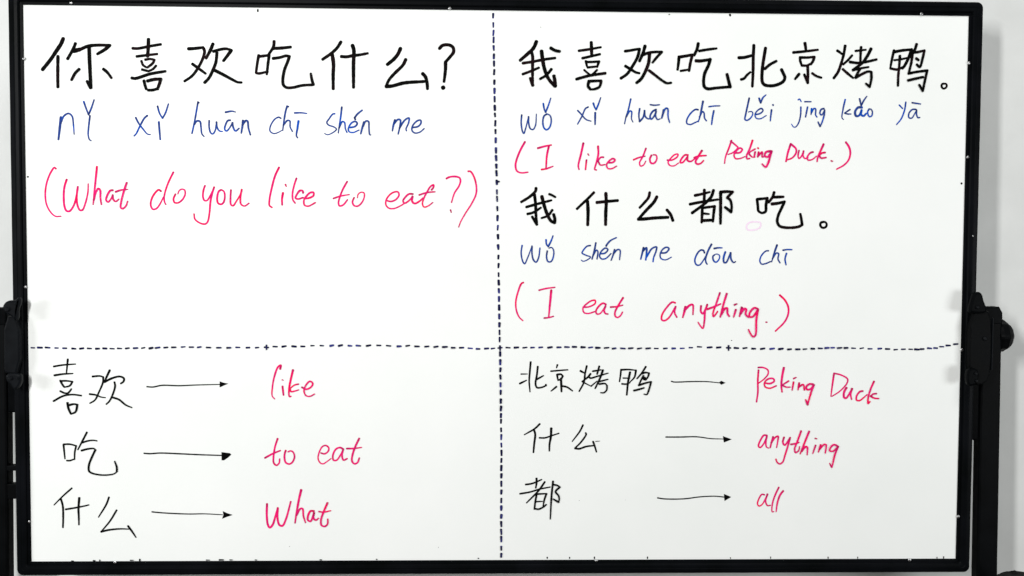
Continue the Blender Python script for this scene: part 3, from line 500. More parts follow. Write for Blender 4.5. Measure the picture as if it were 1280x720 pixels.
  '1.88:-292.1,-271.9 -292.4,-287.4 -291,-298.8 -288.8,-302 -285.4,-298.8 -281.6,-287.4 -278.7,-277.2;1.88:-278.7,-277.2 -279.1,-289.9 -276.6,-298.8 -272.9,-299.7 -268.5,-291.2 -262.4,-269;1.88:-249.3,-254.1 -252.1,-265.9 -255.3,-283.6 -257.2,-296.1;1.63:-255.3,-286.2 -250.3,-277.9 -247.8,-277.9 -246.6,-287.4 -244.1,-295.7;1.75:-233.4,-281.1 -237.8,-281.1 -241,-287.5 -241,-292.5 -237.8,-294.1 -233.4,-283;1.75:-233.4,-283 -234.1,-290 -231,-292.6 -227.8,-290;1.75:-216.5,-270.6 -221.5,-282.4 -224.7,-292.6 -224.1,-298.9 -220.3,-300.6 -216.6,-297.7 -216.2,-291.1;1.5:-227.4,-281.5 -222.2,-282.4 -212.4,-280.5'),
 ('written_character', 'thin Chinese character for north', 'T',
  '1.13:26.1,-107.6 34.2,-107.5;1.75:38.2,-92.1 37.1,-105 36.4,-116.4 37.5,-130;1.63:24.6,-119.6 33,-115.4;1.63:47.1,-98 46,-108.8 44.4,-120.2 46.3,-124.6 52.6,-124.2 57.6,-122;1.63:57.6,-122 57.4,-120.4;1.63:46.2,-114.1 54.4,-109.4'),
 ('written_character', 'thin Chinese character for capital', 'T',
  '1.63:71.9,-95.8 70.7,-99.6;1.5:63.6,-103.9 73.9,-103 85,-102.1;1.63:71.4,-108.1 72.7,-115.7;1.75:71.7,-108.1 76.4,-107.8 78.7,-110;1.75:78.7,-110 76.5,-113.8 72.7,-115.3;2:76.5,-113.1 77.2,-129.6;1.5:70.9,-123.3 64,-129;1.5:78.4,-122.6 84.1,-123.9 91.1,-128.7'),
 ('written_character', 'thin Chinese character for roast', 'T',
  '1.75:100.8,-103.4 105.4,-105.9;1.75:108.8,-97.3 106.7,-107.4 105.5,-117.5 99.6,-129.2;1.63:113.7,-107.1 110.5,-111.2 103,-116.9;1.25:103.6,-117.3 114.4,-122.8;1.25:114.4,-122.8 122,-116.2;1.5:116.5,-103.8 126.9,-102;1.75:124.6,-97.5 121.9,-107.4;1.38:111.8,-110.6 113.1,-112.4 123.2,-109.9 135.8,-106.1;1.75:129.2,-102.5 125.7,-112.4 119.5,-125.7;1.5:124.5,-116.9 135.8,-113.9;1.5:124.5,-120 132.1,-119.4 134.6,-121.9;1.5:134.6,-121.9 134.1,-127.6 130.3,-131 126.5,-130.8'),
 ('written_character', 'thin Chinese character for duck', 'T',
  '1.63:152.2,-101.6 151.6,-108.6 150.4,-116.8;1.63:152.2,-102 161,-101.6 171.1,-102.5;1.63:171.1,-102.5 169.3,-111.1 163.7,-117.4;1.25:154.8,-112.4 163.7,-112.4;1.38:153.3,-119.7 158.7,-120 163.7,-118.1;1.75:163.6,-104.8 161.2,-117.4 159.7,-133.7;1.63:183.5,-97.7 178.8,-105.4 172.5,-113;1.63:178.8,-106.6 183.2,-105.3 187.6,-106;1.63:187.6,-106 186.4,-110.4 183.3,-114.9;3.13:182,-113 183.7,-113.6;1.63:180.7,-109.2 177.6,-114.9 174.5,-121.5;1.63:174.5,-121.5 180.8,-119.3 190.3,-116.7;1.63:190.3,-116.7 187.9,-126.3 184.8,-133.2 181.6,-132.6;1.63:168.5,-128.2 175.2,-126.5 181.5,-124.6'),
 ('drawn_arrow', 'arrow pointing to the words Peking Duck', 'T',
  '1.13:216,-116.4 219.5,-117.3 227.1,-117.3 238.5,-116.8 260.1,-116.7 270.3,-117.5 276.7,-118.2;0:276.4,-117.9 279.4,-115.6 285.1,-118.2 279.5,-120.7'),
 ('written_word', 'English word Peking, vocabulary list', 'P',
  '1.75:326.7,-101.9 326,-115.9 326.3,-129.9 324.8,-142.4;1.5:326,-98.7 332.4,-98.7 338.6,-101.9 338.9,-106.9 333.9,-113.3 326.3,-119.1;1.5:335.3,-118.4 341.7,-119 347,-115.8 345.4,-112.7 339,-113.3 334.6,-117.8 335.3,-122.9 341.1,-125 349.6,-121.9;1.88:358.9,-98.6 356.8,-110.7 356.1,-122.2 357.1,-129.6;1.5:365.2,-115.8 357,-120.9;1.5:357,-120.9 362.1,-123.4 367.6,-123.4;1.63:371.6,-116.8 369.9,-127.3;1.38:371.5,-112.6 374.7,-111.1;1.75:378.7,-118.3 377.3,-127;1.63:378.1,-123.4 383.8,-120.2 385.5,-127.2;1.75:396.6,-119.8 391.5,-119.6 387.7,-123.4 389,-126.6 392.9,-125.9 397.6,-120.2;1.75:397.6,-120.2 394.2,-129.8 390,-145.7;1.75:390,-145.7 387.3,-139.3'),
 ('written_word', 'English word Duck, vocabulary list', 'P',
  '1.63:423.2,-106.1 421.5,-119.5 419.7,-135.5;1.5:423.2,-105.8 432.2,-108 440.6,-113.1 440.1,-118.2 431.3,-128.4 421.2,-135.2;1.88:439.6,-124 436.5,-129.7 436.6,-136.7 439.2,-137.4 446.6,-125.2;1.88:446.6,-125.2 444.8,-132.2 446.3,-139.3;1.5:460.5,-128.4 457,-129 452.6,-134.8 452.7,-139.9 456.5,-140.5 461,-137.3 466,-132.9;1.63:474.6,-115.9 470.4,-125.8 467.4,-137.3 467.5,-144.4 469.8,-141.8;1.5:477.8,-131.6 473.7,-132.2 470.5,-134.8;1.5:470.5,-134.8 475.1,-137.3 481.3,-137.9'),
 ('written_character', 'thin Chinese character, first half of the word for what, right list', 'T',
  '1.63:50,-170.8 44.1,-176.5 30.5,-184.5;1.88:42.6,-177.8 44.4,-183.5 43.2,-196.2 42.3,-207;1.5:49.5,-188.3 56.8,-188.3 65.6,-185.4 74.5,-182.5;2:64.6,-176.1 64.1,-187.3 62.6,-196.2 62.4,-204.9'),
 ('written_character', 'thin Chinese character, second half of the word for what, right list', 'T',
  '1.5:104.7,-172.1 101,-179.7 91.2,-193;1.63:108,-182 108.9,-183.5 102.4,-193.7 94.6,-201.6;1.63:94.6,-201.6 99.9,-202.3 108.8,-199.4 118.9,-198.1;1.63:117.6,-193 119.5,-198.1 122.1,-206.4;0.63:120.7,-192.8 126.2,-192.4'),
 ('drawn_arrow', 'arrow pointing to the word anything', 'T',
  '1.13:209.9,-187.3 228,-187.3 247.1,-186.9 256,-187.7 266.2,-189.2 282.8,-189.8;0:282.5,-186 287.9,-188 294,-190.1 288.6,-192.4 283.9,-194.3'),
 ('written_word', 'English word anything, vocabulary list', 'P',
  '1.63:338.9,-185.3 335.1,-185 330.7,-191.1 328.2,-198.8 330.2,-200.7 334.6,-196.2 338.7,-186;1.63:338.7,-186 337.5,-193.7 338.5,-200 341.7,-201.6;1.63:346.6,-186.6 344.8,-193.7 343.2,-200.7;1.63:344.2,-194.9 349.2,-187.9 353,-186.2 352.5,-193.7 351.3,-200.7;1.5:360.7,-187.3 359.2,-193.7 361.5,-197.5 368.4,-187.9;1.5:368.4,-187.9 366,-197.5 362.3,-210.3 359.3,-219.3 355.5,-221.6 352.2,-219.3 350.6,-215.4;1.63:382.3,-179.6 377.4,-193.7 374.4,-202.6 375.7,-207.1 379.5,-204.5 380.7,-199.4;1.5:369.5,-196.5 374.9,-195.6 380,-194;1.75:392.6,-179.8 387.7,-192.4 381.5,-208.8;1.63:383.4,-205.2 388.4,-199.4 390.4,-200.1 390.5,-210;1.5:401.2,-197.5 397.6,-208.4;1.25:400.4,-188.8 402.7,-189.4;1.75:407.6,-196.9 404.8,-206.5;1.5:405.8,-203.3 412.1,-196.5 414.4,-196.9 413.6,-207.7;1.63:430.1,-199.4 424.9,-196.8 420.5,-200.1 419.3,-204.5 423.2,-205.2 429.5,-199.4;1.63:429.5,-199.4 425.8,-210.3 422.5,-226;1.63:422.5,-226 419.6,-220.8'),
 ('written_character', 'thin Chinese character for all', 'T',
  '1.63:32.6,-247.8 40.8,-246.5 53.1,-241.4;1.75:46.4,-239.8 46.5,-245.9 45.5,-252;1.63:25.7,-259.5 38.3,-257.3 50.9,-253.5 63.6,-251;1.75:56.9,-244.4 49.7,-254.8 34,-271.1;1.75:46.5,-261.2 45,-270.1 44,-279.1;1.63:46.9,-259.9 59.2,-259.3;1.63:59.2,-259.3 56.7,-266.3 54.9,-275.2;1.25:46.6,-269.5 54.2,-269.1;1.63:44.1,-278.4 49.2,-279.1 54.9,-276.5 58.9,-273.3;1.75:67.3,-243.3 65.5,-262.5 64.2,-291.6;1.63:67.6,-247.8 72.4,-248.7 76,-250.8;1.63:76,-250.8 70.6,-256.7 74.4,-261.9 75.3,-266.3 74.5,-270.2;1.63:74.5,-270.2 67.7,-266.1'),
 ('drawn_arrow', 'arrow pointing to the word all', 'T',
  '1.13:200.2,-265 208.5,-266.3 234,-266.3 254.4,-263.8 273.6,-263 285.1,-264.1;0:284.8,-260 289.6,-261.9 294.3,-264.1 290,-266.6 285.8,-269.2'),
 ('written_word', 'English word all, vocabulary list', 'P',
  '1.5:336.9,-261.3 333.7,-260.7 329.9,-266.1 328.1,-273.1 330.1,-275.7 333.9,-273.8 340.7,-260.3;1.5:340.7,-260.3 338.3,-269.3 341,-275.1 344.8,-274.7;1.63:355.1,-251.6 351.6,-259 347.9,-269.3 346.6,-278.3 347.1,-283.2 349.2,-282.9;1.63:360.8,-256.2 356.8,-261.6 353.7,-270.6 352,-283.2'),
 ('dashed_line', 'dotted vertical dividing line', 'N',
  '2.34:-10.9,340.3 -11.1,335.0;2.06:-10.8,329.1 -10.7,323.7;2.24:-10.3,319.8 -10.8,313.8;2.43:-10.2,311.2 -10.4,304.9;2.58:-10.3,300.8 -9.9,295.6;2.79:-9.7,290.7 -10.0,285.2;2.61:-9.7,281.8 -9.6,276.1;2.54:-9.2,271.4 -9.6,265.6;2.79:-9.1,258.3 -9.2,254.1;2.8:-8.9,248.0 -8.9,242.3;2.36:-8.8,238.3 -8.6,232.2;2.85:-8.6,227.1 -8.3,222.0;2.13:-8.4,217.9 -8.0,213.5;2.4:-7.6,208.5 -7.9,202.3;2.46:-7.5,197.5 -7.4,192.7;2.53:-7.1,186.9 -7.2,181.9;2.62:-6.8,174.7 -6.7,168.5;2.9:-6.7,165.3 -6.3,159.3;2.78:-6.3,154.7 -6.1,150.1;2.52:-6.2,146.6 -5.7,140.4;2.75:-5.8,134.7 -5.5,130.0;2.06:-5.4,122.7 -5.3,117.9;2.08:-5.3,115.0 -4.9,108.7;2.14:-4.9,102.2 -4.6,97.1;2.79:-4.3,90.7 -4.5,84.8;2.05:-3.8,78.5 -4.3,73.0;2.8:-3.8,67.0 -3.5,62.1;2.91:-3.6,54.5 -3.1,49.2;2.55:-3.0,41.3 -3.2,36.9;2.37:-2.7,30.8 -3.1,26.2;2.04:-2.8,19.5 -2.6,15.0;2.87:-2.7,9.9 -2.3,5.0;2.42:-2.5,-0.3 -2.1,-5.3;2.54:-2.1,-10.4 -2.1,-16.1;2.85:-1.9,-21.1 -1.8,-26.7;2.65:-1.7,-32.6 -1.6,-37.8;2.89:-1.3,-43.2 -1.5,-48.1;2.02:-1.3,-52.4 -1.2,-57.8;2.02:-1.0,-61.4 -1.1,-66.9;2.06:-0.6,-72.0 -0.4,-77.6;2.62:-0.4,-79.5 -0.3,-84.8;2.67:-0.1,-89.8 -0.2,-95.6;2.61:0.2,-100.2 -0.2,-104.5;2.42:-0.1,-108.8 0.4,-113.6;2.33:0.3,-118.6 0.4,-123.6;2.54:0.6,-128.2 0.5,-133.3;2.7:0.8,-139.2 0.7,-144.3;2.67:1.2,-148.5 0.7,-154.0;2.73:1.2,-157.9 1.0,-162.7;2.4:1.3,-165.1 1.1,-169.8;2.3:1.3,-176.0 1.5,-180.5;2.4:1.7,-184.5 1.5,-190.6;2.31:1.6,-195.4 2.0,-200.0;2.41:1.9,-204.5 2.1,-210.8;2.48:2.0,-214.9 1.7,-219.5;2.76:2.0,-223.7 1.7,-229.8;2.73:2.1,-234.2 1.8,-239.2;2.32:1.9,-243.8 2.0,-249.9;2.72:2.2,-254.8 1.8,-259.8;2.38:2.1,-265.4 1.9,-270.5;2.84:2.1,-275.1 2.0,-280.3;2.86:2.3,-286.0 1.9,-290.3;2.4:1.9,-294.9 2.3,-301.4;2.21:1.9,-304.8 2.4,-311.2;2.6:2.1,-314.2 2.3,-320.4;2.31:2.2,-326.4 2.3,-331.3;2.54:2.4,-335.8 2.1,-340.3;2:-5.4,133.3 -2.4,133.3'),
 ('dashed_line', 'dotted horizontal dividing line', 'N',
  '1.74:-581.6,-76.0 -577.2,-76.2;2.44:-573.5,-75.8 -568.2,-75.9;2.17:-564.2,-75.6 -558.8,-76.0;1.84:-552.5,-76.2 -548.5,-76.3;2.12:-542.6,-76.5 -538.2,-76.5;2.19:-531.4,-76.8 -526.9,-77.2;2.39:-521.8,-77.0 -517.3,-76.4;1.99:-512.3,-76.6 -507.7,-76.8;2.36:-502.1,-77.0 -497.8,-76.8;2.44:-493.2,-76.5 -489.0,-76.7;1.71:-484.8,-76.7 -479.6,-77.0;1.74:-475.6,-76.4 -470.7,-76.7;2.13:-465.7,-76.6 -461.4,-76.0;2.33:-455.8,-76.2 -451.1,-75.9;1.81:-445.8,-76.2 -441.9,-75.3;2.49:-436.3,-76.4 -432.2,-75.5;2.11:-428.8,-75.9 -423.5,-75.0;1.99:-418.2,-75.4 -413.8,-74.9;1.99:-408.6,-75.0 -403.6,-74.8;1.8:-396.7,-74.6 -392.4,-74.1;2.01:-387.1,-74.6 -382.2,-74.6;2:-376.8,-74.9 -372.7,-74.2;2.01:-365.9,-75.0 -361.0,-75.1;2.05:-353.2,-75.3 -348.0,-75.2;2.27:-340.5,-75.4 -335.9,-75.1;2.07:-329.4,-74.9 -324.7,-75.0;2.26:-316.9,-75.3 -312.5,-75.1;2.05:-305.3,-75.3 -301.2,-74.9;2:-294.3,-74.6 -289.0,-75.0;1.91:-283.7,-73.7 -278.3,-73.9;2.36:-272.4,-73.9 -267.7,-73.1;2.34:-259.9,-73.3 -254.9,-73.7;2.16:-249.2,-73.4 -244.2,-73.5;1.71:-236.7,-72.5 -232.6,-72.4;1.74:-225.0,-72.3 -220.8,-72.5;2.41:-212.9,-72.7 -208.7,-71.8;2.38:-202.0,-72.6 -197.7,-71.6;2.24:-190.1,-72.3 -185.9,-72.6;2.17:-180.1,-72.1 -174.8,-72.5;2.32:-167.6,-72.6 -162.3,-71.6;1.79:-154.5,-71.8 -149.7,-71.9;1.75:-142.4,-72.1 -137.2,-72.5;2.37:-129.2,-73.0 -124.7,-72.8;1.9:-118.1,-72.5 -113.8,-71.7;2.02:-106.9,-72.9 -102.0,-73.0;1.98:-94.6,-73.3 -90.0,-72.8;2.11:-83.0,-73.7 -78.4,-72.8;2.3:-72.2,-73.7 -66.7,-73.3;2.31:-61.2,-74.5 -56.9,-74.5;2.09:-51.1,-74.7 -46.0,-74.5;1.82:-40.3,-75.1 -35.2,-75.5;2.44:-29.9,-76.0 -25.8,-76.1;2.28:-19.9,-75.7 -15.0,-75.3;1.86:-11.4,-75.7 -7.1,-75.0;1.89:-3.0,-74.8 2.0,-74.3;1.94:7.0,-74.1 12.1,-74.5;2.39:17.4,-74.3 22.5,-73.9;1.88:28.2,-74.5 33.1,-73.9;2.01:38.3,-74.2 42.4,-73.9;1.96:48.5,-74.0 52.8,-73.6;2.5:59.7,-74.2 65.0,-73.4;2.08:71.3,-73.7 76.1,-73.6;2.15:81.1,-73.2 86.4,-73.4;2.39:90.8,-73.0 95.6,-73.1;2.47:101.6,-73.4 106.3,-73.5;1.89:111.0,-74.0 115.8,-73.3;2.47:119.9,-74.1 125.1,-74.1;1.86:130.9,-74.4 136.3,-73.8;2.27:140.8,-75.2 145.3,-74.5;1.91:151.4,-74.6 156.9,-75.0;2.04:161.4,-74.8 166.9,-74.2;1.78:172.4,-75.2 177.6,-74.3;1.99:183.3,-74.9 188.7,-74.3;1.71:193.9,-74.9 198.9,-74.9;2.09:205.6,-75.0 210.2,-74.6;2.47:216.4,-74.8 220.8,-74.7;1.8:227.1,-74.7 231.8,-74.5;1.79:238.0,-73.7 242.5,-73.7;1.78:248.5,-72.5 254.0,-72.8;2.32:261.4,-73.5 267.0,-73.0;2.25:273.0,-73.6 278.3,-73.0;1.92:285.5,-73.7 290.7,-73.9;2.24:295.5,-73.8 300.8,-74.2;2.1:306.4,-74.4 311.3,-73.6;2.25:317.7,-74.7 322.4,-74.8;2.22:329.0,-75.1 334.0,-74.3;2.42:340.9,-75.1 346.0,-74.3;2.45:351.9,-75.3 357.0,-74.5;2.28:363.5,-75.6 367.8,-75.1;2.22:373.6,-75.4 378.7,-75.3;1.85:382.9,-75.3 387.7,-74.8;2.31:393.2,-74.5 397.4,-74.6;1.99:402.5,-74.0 407.4,-74.1;2.4:410.9,-73.7 415.4,-73.3;1.9:418.5,-73.3 422.6,-73.1;1.97:426.8,-73.7 432.2,-73.2;2.32:435.3,-73.5 440.0,-73.3;1.79:445.3,-73.8 450.0,-74.0;1.79:455.9,-74.3 460.4,-73.4;1.85:466.0,-74.6 471.4,-74.6;2.3:478.8,-74.5 483.2,-74.1;2.18:488.5,-74.7 493.9,-74.8;1.86:499.3,-75.7 503.7,-75.3;1.87:509.0,-75.1 514.0,-74.9;1.73:518.5,-74.9 523.0,-75.1;2.47:526.0,-75.0 531.4,-75.4;2.17:533.0,-74.8 537.7,-74.6;2.25:542.3,-73.4 547.4,-73.9;2.09:550.3,-73.2 554.9,-73.5;1.71:557.9,-71.5 563.0,-71.6;2.1:566.0,-70.0 571.4,-70.0;1.86:575.9,-68.4 580.9,-68.0;2:288.0,-70.8 288.1,-76.9;1.8:-291.7,-72.0 -291.7,-77.5'),
 ('dirt_specks', 'tiny dark specks along the edge of the white surface', 'S',
  '2:-300.3,341.4 -300.3,339.4;2.61:283.9,342.3 284.2,341.3;2.21:-582.7,135.0 -582.1,135.0;2.21:580.9,135.1 581.4,135.1;1.6:60.6,-340.8 60.7,-342.3;1.5:89.1,-341.2 89.1,-342.3;1.4:120.6,-340.7 120.7,-342.8;1.4:188.3,-340.7 188.3,-342.8;1:294.4,-341.9 294.5,-343.1;1:346.0,-341.2 346.0,-343.3;1.1:419.9,-341.6 420.0,-343.3;1.1:458.1,-341.7 458.2,-343.4;1.1:560.7,-342.1 560.7,-343.7;1.2:569.3,-341.4 569.3,-343.4;1.2:-27.0,-341.8 -26.1,-341.8;1.2:-155.2,-342.7 -154.2,-342.7;1.2:-226.1,-343.0 -224.1,-343.0;1.6:-450.8,-341.8 -450.8,-343.8;1.4:-535.1,-343.6 -533.1,-343.6;1.4:-508.3,-343.1 -506.3,-343.2;1.2:-500.4,-342.4 -500.4,-343.6;1.1:-462.7,-342.8 -458.7,-342.8;1.1:-368.1,-342.8 -364.1,-342.8;1.5:-351.7,-342.6 -346.7,-342.6;1.1:-338.7,-342.7 -335.7,-342.7;1.1:-307.2,-342.8 -305.2,-342.8;1:207.3,341.7 208.5,341.7;0.6:48.2,324.9 48.2,323.9;0.5:100.5,-268.2 100.9,-268.2;0.4:159.5,-267.7 159.8,-267.7;0.8:291.4,-64.4 292.4,-64.4;0.5:-77.1,-327.4 -77.1,-327.9;0.5:-264.3,-326.1 -263.9,-326.1'),
]

LIFT = 0.00012

def spline(pts):
    """Centripetal-like smoothing through the control points, ~0.8 mm steps."""
    if len(pts) == 2:
        out = []
        d = (pts[1] - pts[0]).length
        n = max(1, int(d / 0.0025))
        return [pts[0].lerp(pts[1], i / n) for i in range(n + 1)]
    out = []
    P = [pts[0] * 2 - pts[1]] + pts + [pts[-1] * 2 - pts[-2]]
    for i in range(1, len(P) - 2):
        p0, p1, p2, p3 = P[i - 1:i + 3]
        t0 = 0.0
        t1 = t0 + max((p1 - p0).length, 1e-6) ** 0.5
        t2 = t1 + max((p2 - p1).length, 1e-6) ** 0.5
        t3 = t2 + max((p3 - p2).length, 1e-6) ** 0.5
        n = max(2, int((p2 - p1).length / 0.0009))
        for k in range(n):
            t = t1 + (t2 - t1) * k / n
            a1 = p0 * ((t1 - t) / (t1 - t0)) + p1 * ((t - t0) / (t1 - t0))
            a2 = p1 * ((t2 - t) / (t2 - t1)) + p2 * ((t - t1) / (t2 - t1))
            a3 = p2 * ((t3 - t) / (t3 - t2)) + p3 * ((t - t2) / (t3 - t2))
            b1 = a1 * ((t2 - t) / (t2 - t0)) + a2 * ((t - t0) / (t2 - t0))
            b2 = a2 * ((t3 - t) / (t3 - t1)) + a3 * ((t - t1) / (t3 - t1))
            out.append(b1 * ((t2 - t) / (t2 - t1)) + b2 * ((t - t1) / (t2 - t1)))
    out.append(pts[-1].copy())
    return out

def write(name, label, inkcode, data):
    bm = bmesh.new()
    lay = bm.verts.layers.float.new('pool')
    lift = LIFT
    thick = inkcode == 'K'
    for stroke in data.split(';'):
        wmm, body = stroke.split(':')
        pts = [Vector([float(v) / 1000 for v in p.split(',')]) for p in body.split()]
        if wmm == '0':                                     # filled arrow head
            vs = [bm.verts.new((p.x, -lift, p.y)) for p in pts]
            for v in vs:
                v[lay] = 0.8
            bm.faces.new(vs)
            lift += 0.00003
            continue
        hw = float(wmm) / 2000 * {'K': 1.2, 'N': 1.08, 'S': 1.1, 'T': 1.44, 'P': 1.42, 'B': 1.34}.get(inkcode, 1.1)
        c = spline(pts)
        n = len(c)
        L = sum((c[i + 1] - c[i]).length for i in range(n - 1))
        seed = random.uniform(0, 99)
        taper = random.uniform(0.62, 0.9) if inkcode in 'BPT' else random.uniform(0.82, 1.0)
        start = random.uniform(1.0, 1.15)
        s = 0.0
        prev = None
        rise = min(0.00010, 0.000025 + L * 0.0012)
        for i in range(n):
            a, b = c[max(0, i - 1)], c[min(n - 1, i + 1)]
            d = (b - a)
            d = d.normalized() if d.length > 1e-9 else Vector((1, 0))
            if i:
                s += (c[i] - c[i - 1]).length
            t = s / max(L, 1e-6)
            wv = hw * (start + (taper - start) * t ** 2) * (1 + (0.10 if thick else 0.08) * noise.noise(Vector((s * 260, seed, 0))) + 0.07 * noise.noise(Vector((s * 900, seed, 4))))
            nrm = Vector((-d.y, d.x)) * wv
            y = -(lift + rise * t)
            pool = max(0.0, 1 - s / 0.006) + 0.5 * max(0.0, 1 - (L - s) / 0.004)
            row = [bm.verts.new((c[i].x + nrm.x * q, y, c[i].y + nrm.y * q)) for q in (1, -1)]
            for v in row:
                v[lay] = min(1, pool)
            if prev:
                bm.faces.new((prev[0], prev[1], row[1], row[0]))
            for end in ((-1,) if i == 0 else ()) + ((1,) if i == n - 1 else ()):      # rounded tips
                rd = random.uniform(0.6, 1.0)
                fan = [row[0]]
                for k in range(1, 6):
                    an = math.pi * k / 6
                    off = nrm * math.cos(an) + d * end * wv * rd * math.sin(an)
                    v = bm.verts.new((c[i].x + off.x, y, c[i].y + off.y))
                    v[lay] = min(1, pool)
                    fan.append(v)
                fan.append(row[1])
                bm.faces.new(fan)
            prev = row
        lift += rise + 0.00001
        if lift > 0.0011:
            lift = LIFT + 0.000005
    bmesh.ops.recalc_face_normals(bm, faces=bm.faces[:])
    for f in bm.faces:
        if f.normal.y > 0:
            f.normal_flip()
    return link_mesh(name, bm, INK[inkcode], surface, label=label)

for nm, lb, ic, dt in WRITING:
    mark = write(nm, lb, ic, dt)
    if nm == 'dirt_specks':
        mark['kind'] = 'stuff'

# ------------------------------------------------------------------ stand
stand = thing('whiteboard_stand', 'black metal stand whose two clamp posts hold the whiteboard at its sides', 'stand', (0, 0.034, 0))
def near(pts, k=0.990):           # outlines measured on the board plane, moved to the clamp's front face
    return [(x * k, 0.049 + (z - 0.049) * k) for x, z in pts]

def sl(ob):                       # parts are built in world space; keep them there
    ob.location = (0, -0.034, 0)
    return ob

for s in (-1, 1):
    # post with a domed top
    xi, xo = 0.6205, (0.6478 if s > 0 else 0.6720)  # left post widened out of view so its shadow darkens the gap
    zt = -0.0225 if s > 0 else -0.0285
    out = [(s * (xi + 0.009), FLOOR + 0.03), (s * (xo + 0.009), FLOOR + 0.03), (s * xo, zt - 0.006), (s * (xo - 0.002), zt - 0.002), (s * (xo - 0.010), zt), (s * (xi + 0.004), zt), (s * xi, zt - 0.003)]
    post = sl(link_mesh('post', prism_bm(out, 0.018, 0.036, 0.003, 0), M_post, stand))
    cap = link_mesh('post_cap', prism_bm([(s * (xi - .0004), zt - 0.022), (s * (xo + .0004), zt - 0.022), (s * (xo + .0004), zt - 0.007), (s * (xo - .004), zt + .0008), (s * (xi + .003), zt + .0008), (s * (xi - .0004), zt - 0.004)], 0.0176, 0.0364, 0.002, 0), M_plastic, post)
    # back channel that grips the rear of the board edge
    zb = -0.160 if s < 0 else -0.195
    sl(link_mesh('clamp_channel', prism_bm([(s * 0.575, -0.030), (s * 0.6200, -0.030), (s * 0.6200, zb), (s * 0.575, zb)], 0.0172, 0.034, 0.002, 0), M_plastic, stand))
    # front jaw plate over the frame rail
    if s < 0:
        jaw = [(-0.5895, -0.036), (-0.6085, -0.036), (-0.6095, -0.100), (-0.6085, -0.1070), (-0.5895, -0.1070)]
    else:
        jaw = [(0.5895, -0.020), (0.6120, -0.022), (0.6185, -0.040), (0.6190, -0.100), (0.6120, -0.1190), (0.5895, -0.1190)]
    sl(link_mesh('clamp_jaw', prism_bm(jaw, -0.0130, 0.0300 if s > 0 else 0.030, 0.0022, 1), M_slate if s < 0 else M_post, stand))
    # side locking knob
    kn = lathe_bm([(s * 0.6480, 0.012), (s * 0.6495, 0.0185), (s * 0.6530, 0.0208), (s * 0.6610, 0.0205), (s * 0.6660, 0.0170), (s * 0.6700, 0.0125), (s * 0.6705, 0.009)], 48, 'X', 0.035, 8)
    for v in kn.verts:
        v.co.y += 0.036
        v.co.z += -0.0605
        v.co.x -= s * 0.003
    sl(link_mesh('side_knob', kn, M_post, stand))

# left clamp: thumb lobe on top, lower lobe, both standing proud of the frame
TL = [(-0.5965, -0.0165), (-0.6060, -0.0170), (-0.6118, -0.0230), (-0.6110, -0.0290), (-0.6065, -0.0340), (-0.6005, -0.0370), (-0.5985, -0.0415),
      (-0.5945, -0.0420), (-0.5925, -0.0370), (-0.5930, -0.0280), (-0.5898, -0.0210), (-0.5896, -0.0150), (-0.5920, -0.0125), (-0.5945, -0.0150)]
sl(link_mesh('clamp_thumb', prism_bm(near(TL), -0.0225, -0.0135, 0.003, 2), M_slate, stand))
BL = [(-0.6090, -0.1065), (-0.5910, -0.1065), (-0.5898, -0.1140), (-0.5910, -0.1200), (-0.5950, -0.1265), (-0.6000, -0.1270), (-0.6030, -0.1200), (-0.6085, -0.1170)]
sl(link_mesh('clamp_thumb', prism_bm(near(BL), -0.0225, -0.0135, 0.0025, 2), M_slate, stand))
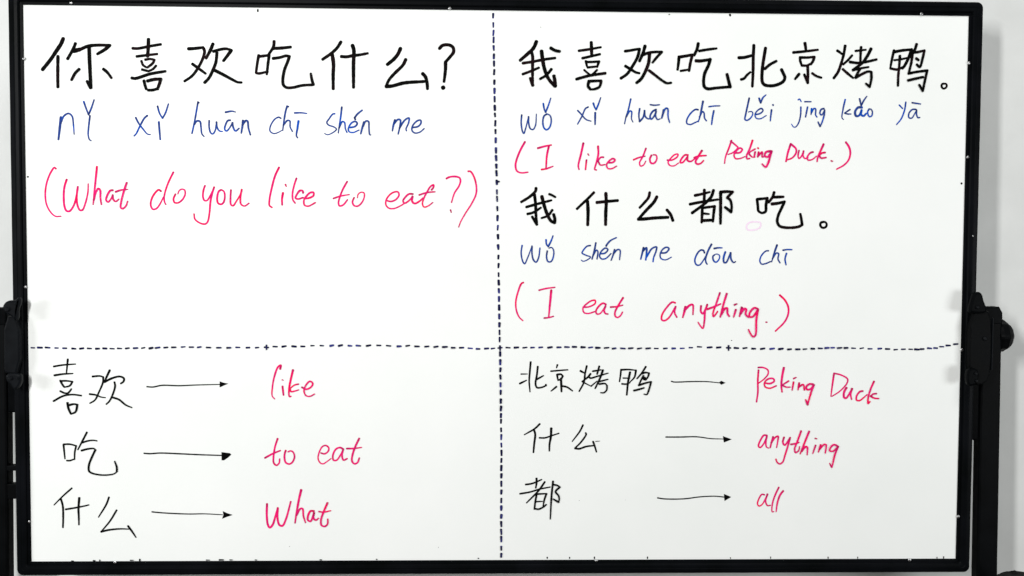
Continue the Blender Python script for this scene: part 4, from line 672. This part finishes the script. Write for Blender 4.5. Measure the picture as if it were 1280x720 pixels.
# right clamp: upright wedge-shaped thumb piece and lower block
TR = [(0.5900, -0.0220), (0.5925, -0.0120), (0.5955, -0.0020), (0.6030, -0.0012), (0.6065, -0.0040), (0.6085, -0.0130), (0.6125, -0.0210), (0.6130, -0.0290), (0.5900, -0.0290)]
sl(link_mesh('clamp_thumb', prism_bm(near(TR), -0.0225, -0.0135, 0.003, 2), M_plastic, stand))
BR = [(0.5890, -0.0990), (0.5990, -0.0970), (0.6050, -0.1020), (0.6040, -0.1140), (0.5980, -0.1210), (0.5890, -0.1200)]
sl(link_mesh('clamp_thumb', prism_bm(near(BR), -0.0225, -0.0135, 0.0025, 2), M_plastic, stand))
for x, z, r in ((-0.5985, -0.0270, 0.0030), (-0.5885, -0.0200, 0.0016), (-0.5960, -0.1110, 0.0026), (-0.5875, -0.1110, 0.0014), (0.5935, -0.1030, 0.0020), (0.5945, -0.1120, 0.0018), (0.5935, -0.0200, 0.0022), (0.6090, -0.0600, 0.0026)):
    b = lathe_bm([(0.0, r), (-0.0012, r), (-0.0020, r * 0.6)], 12, 'Y')
    yy = -0.0223
    if abs(x - 0.6090) < 1e-6:
        yy = -0.0129
    for v in b.verts:
        v.co += Vector((x, yy, z))
    sl(link_mesh('bolt', b, M_slate, stand))
sl(link_mesh('highlight_strip', box_bm(0.6180, 0.6196, -0.0140, -0.0100, -0.100, -0.034, 0.0005), M_slate, stand))  # added lighter strip, stands in for the highlight down the post's front edge
# two spacers seen in the narrow gap between the left post and the board
for z0, z1 in ((-0.2340, -0.2275), (-0.2700, -0.2510)):
    sl(link_mesh('spacer', box_bm(-0.6226, -0.5900, 0.0175, 0.0300, z0, z1, 0.001), M_post, stand))
# brace joining the posts below the picture
sl(link_mesh('lower_brace', box_bm(-0.6228, 0.6228, 0.019, 0.035, -0.70, -0.66, 0.003), M_post, stand))
for s in (-1, 1):
    sl(link_mesh('foot', box_bm(s * 0.6435 - 0.02, s * 0.6435 + 0.02, -0.24, 0.10, FLOOR, FLOOR + 0.03, 0.005), M_post, stand))

# ------------------------------------------------------------------ fuzzy foam top at the lower right
foam = thing('foam_cover', 'fuzzy dark grey rounded foam top showing at the bottom right corner', 'foam cover', (0.642, -0.045, FLOOR))
bm = bmesh.new()
bmesh.ops.create_icosphere(bm, subdivisions=5, radius=1.0)
for v in bm.verts:
    d = v.co.normalized()
    k = 1 + 0.05 * noise.noise(d * 6) + 0.05 * noise.noise(d * 22)
    v.co = Vector((d.x * 0.031 * k, d.y * 0.031 * k, 0.7787 + d.z * 0.024 * k))
link_mesh('foam', bm, M_foam, foam, smooth=True)
link_mesh('stem', lathe_bm([(0.0, 0.07), (0.012, 0.068), (0.016, 0.008), (0.762, 0.008)], 24, 'Z'), M_plastic, foam, smooth=True)
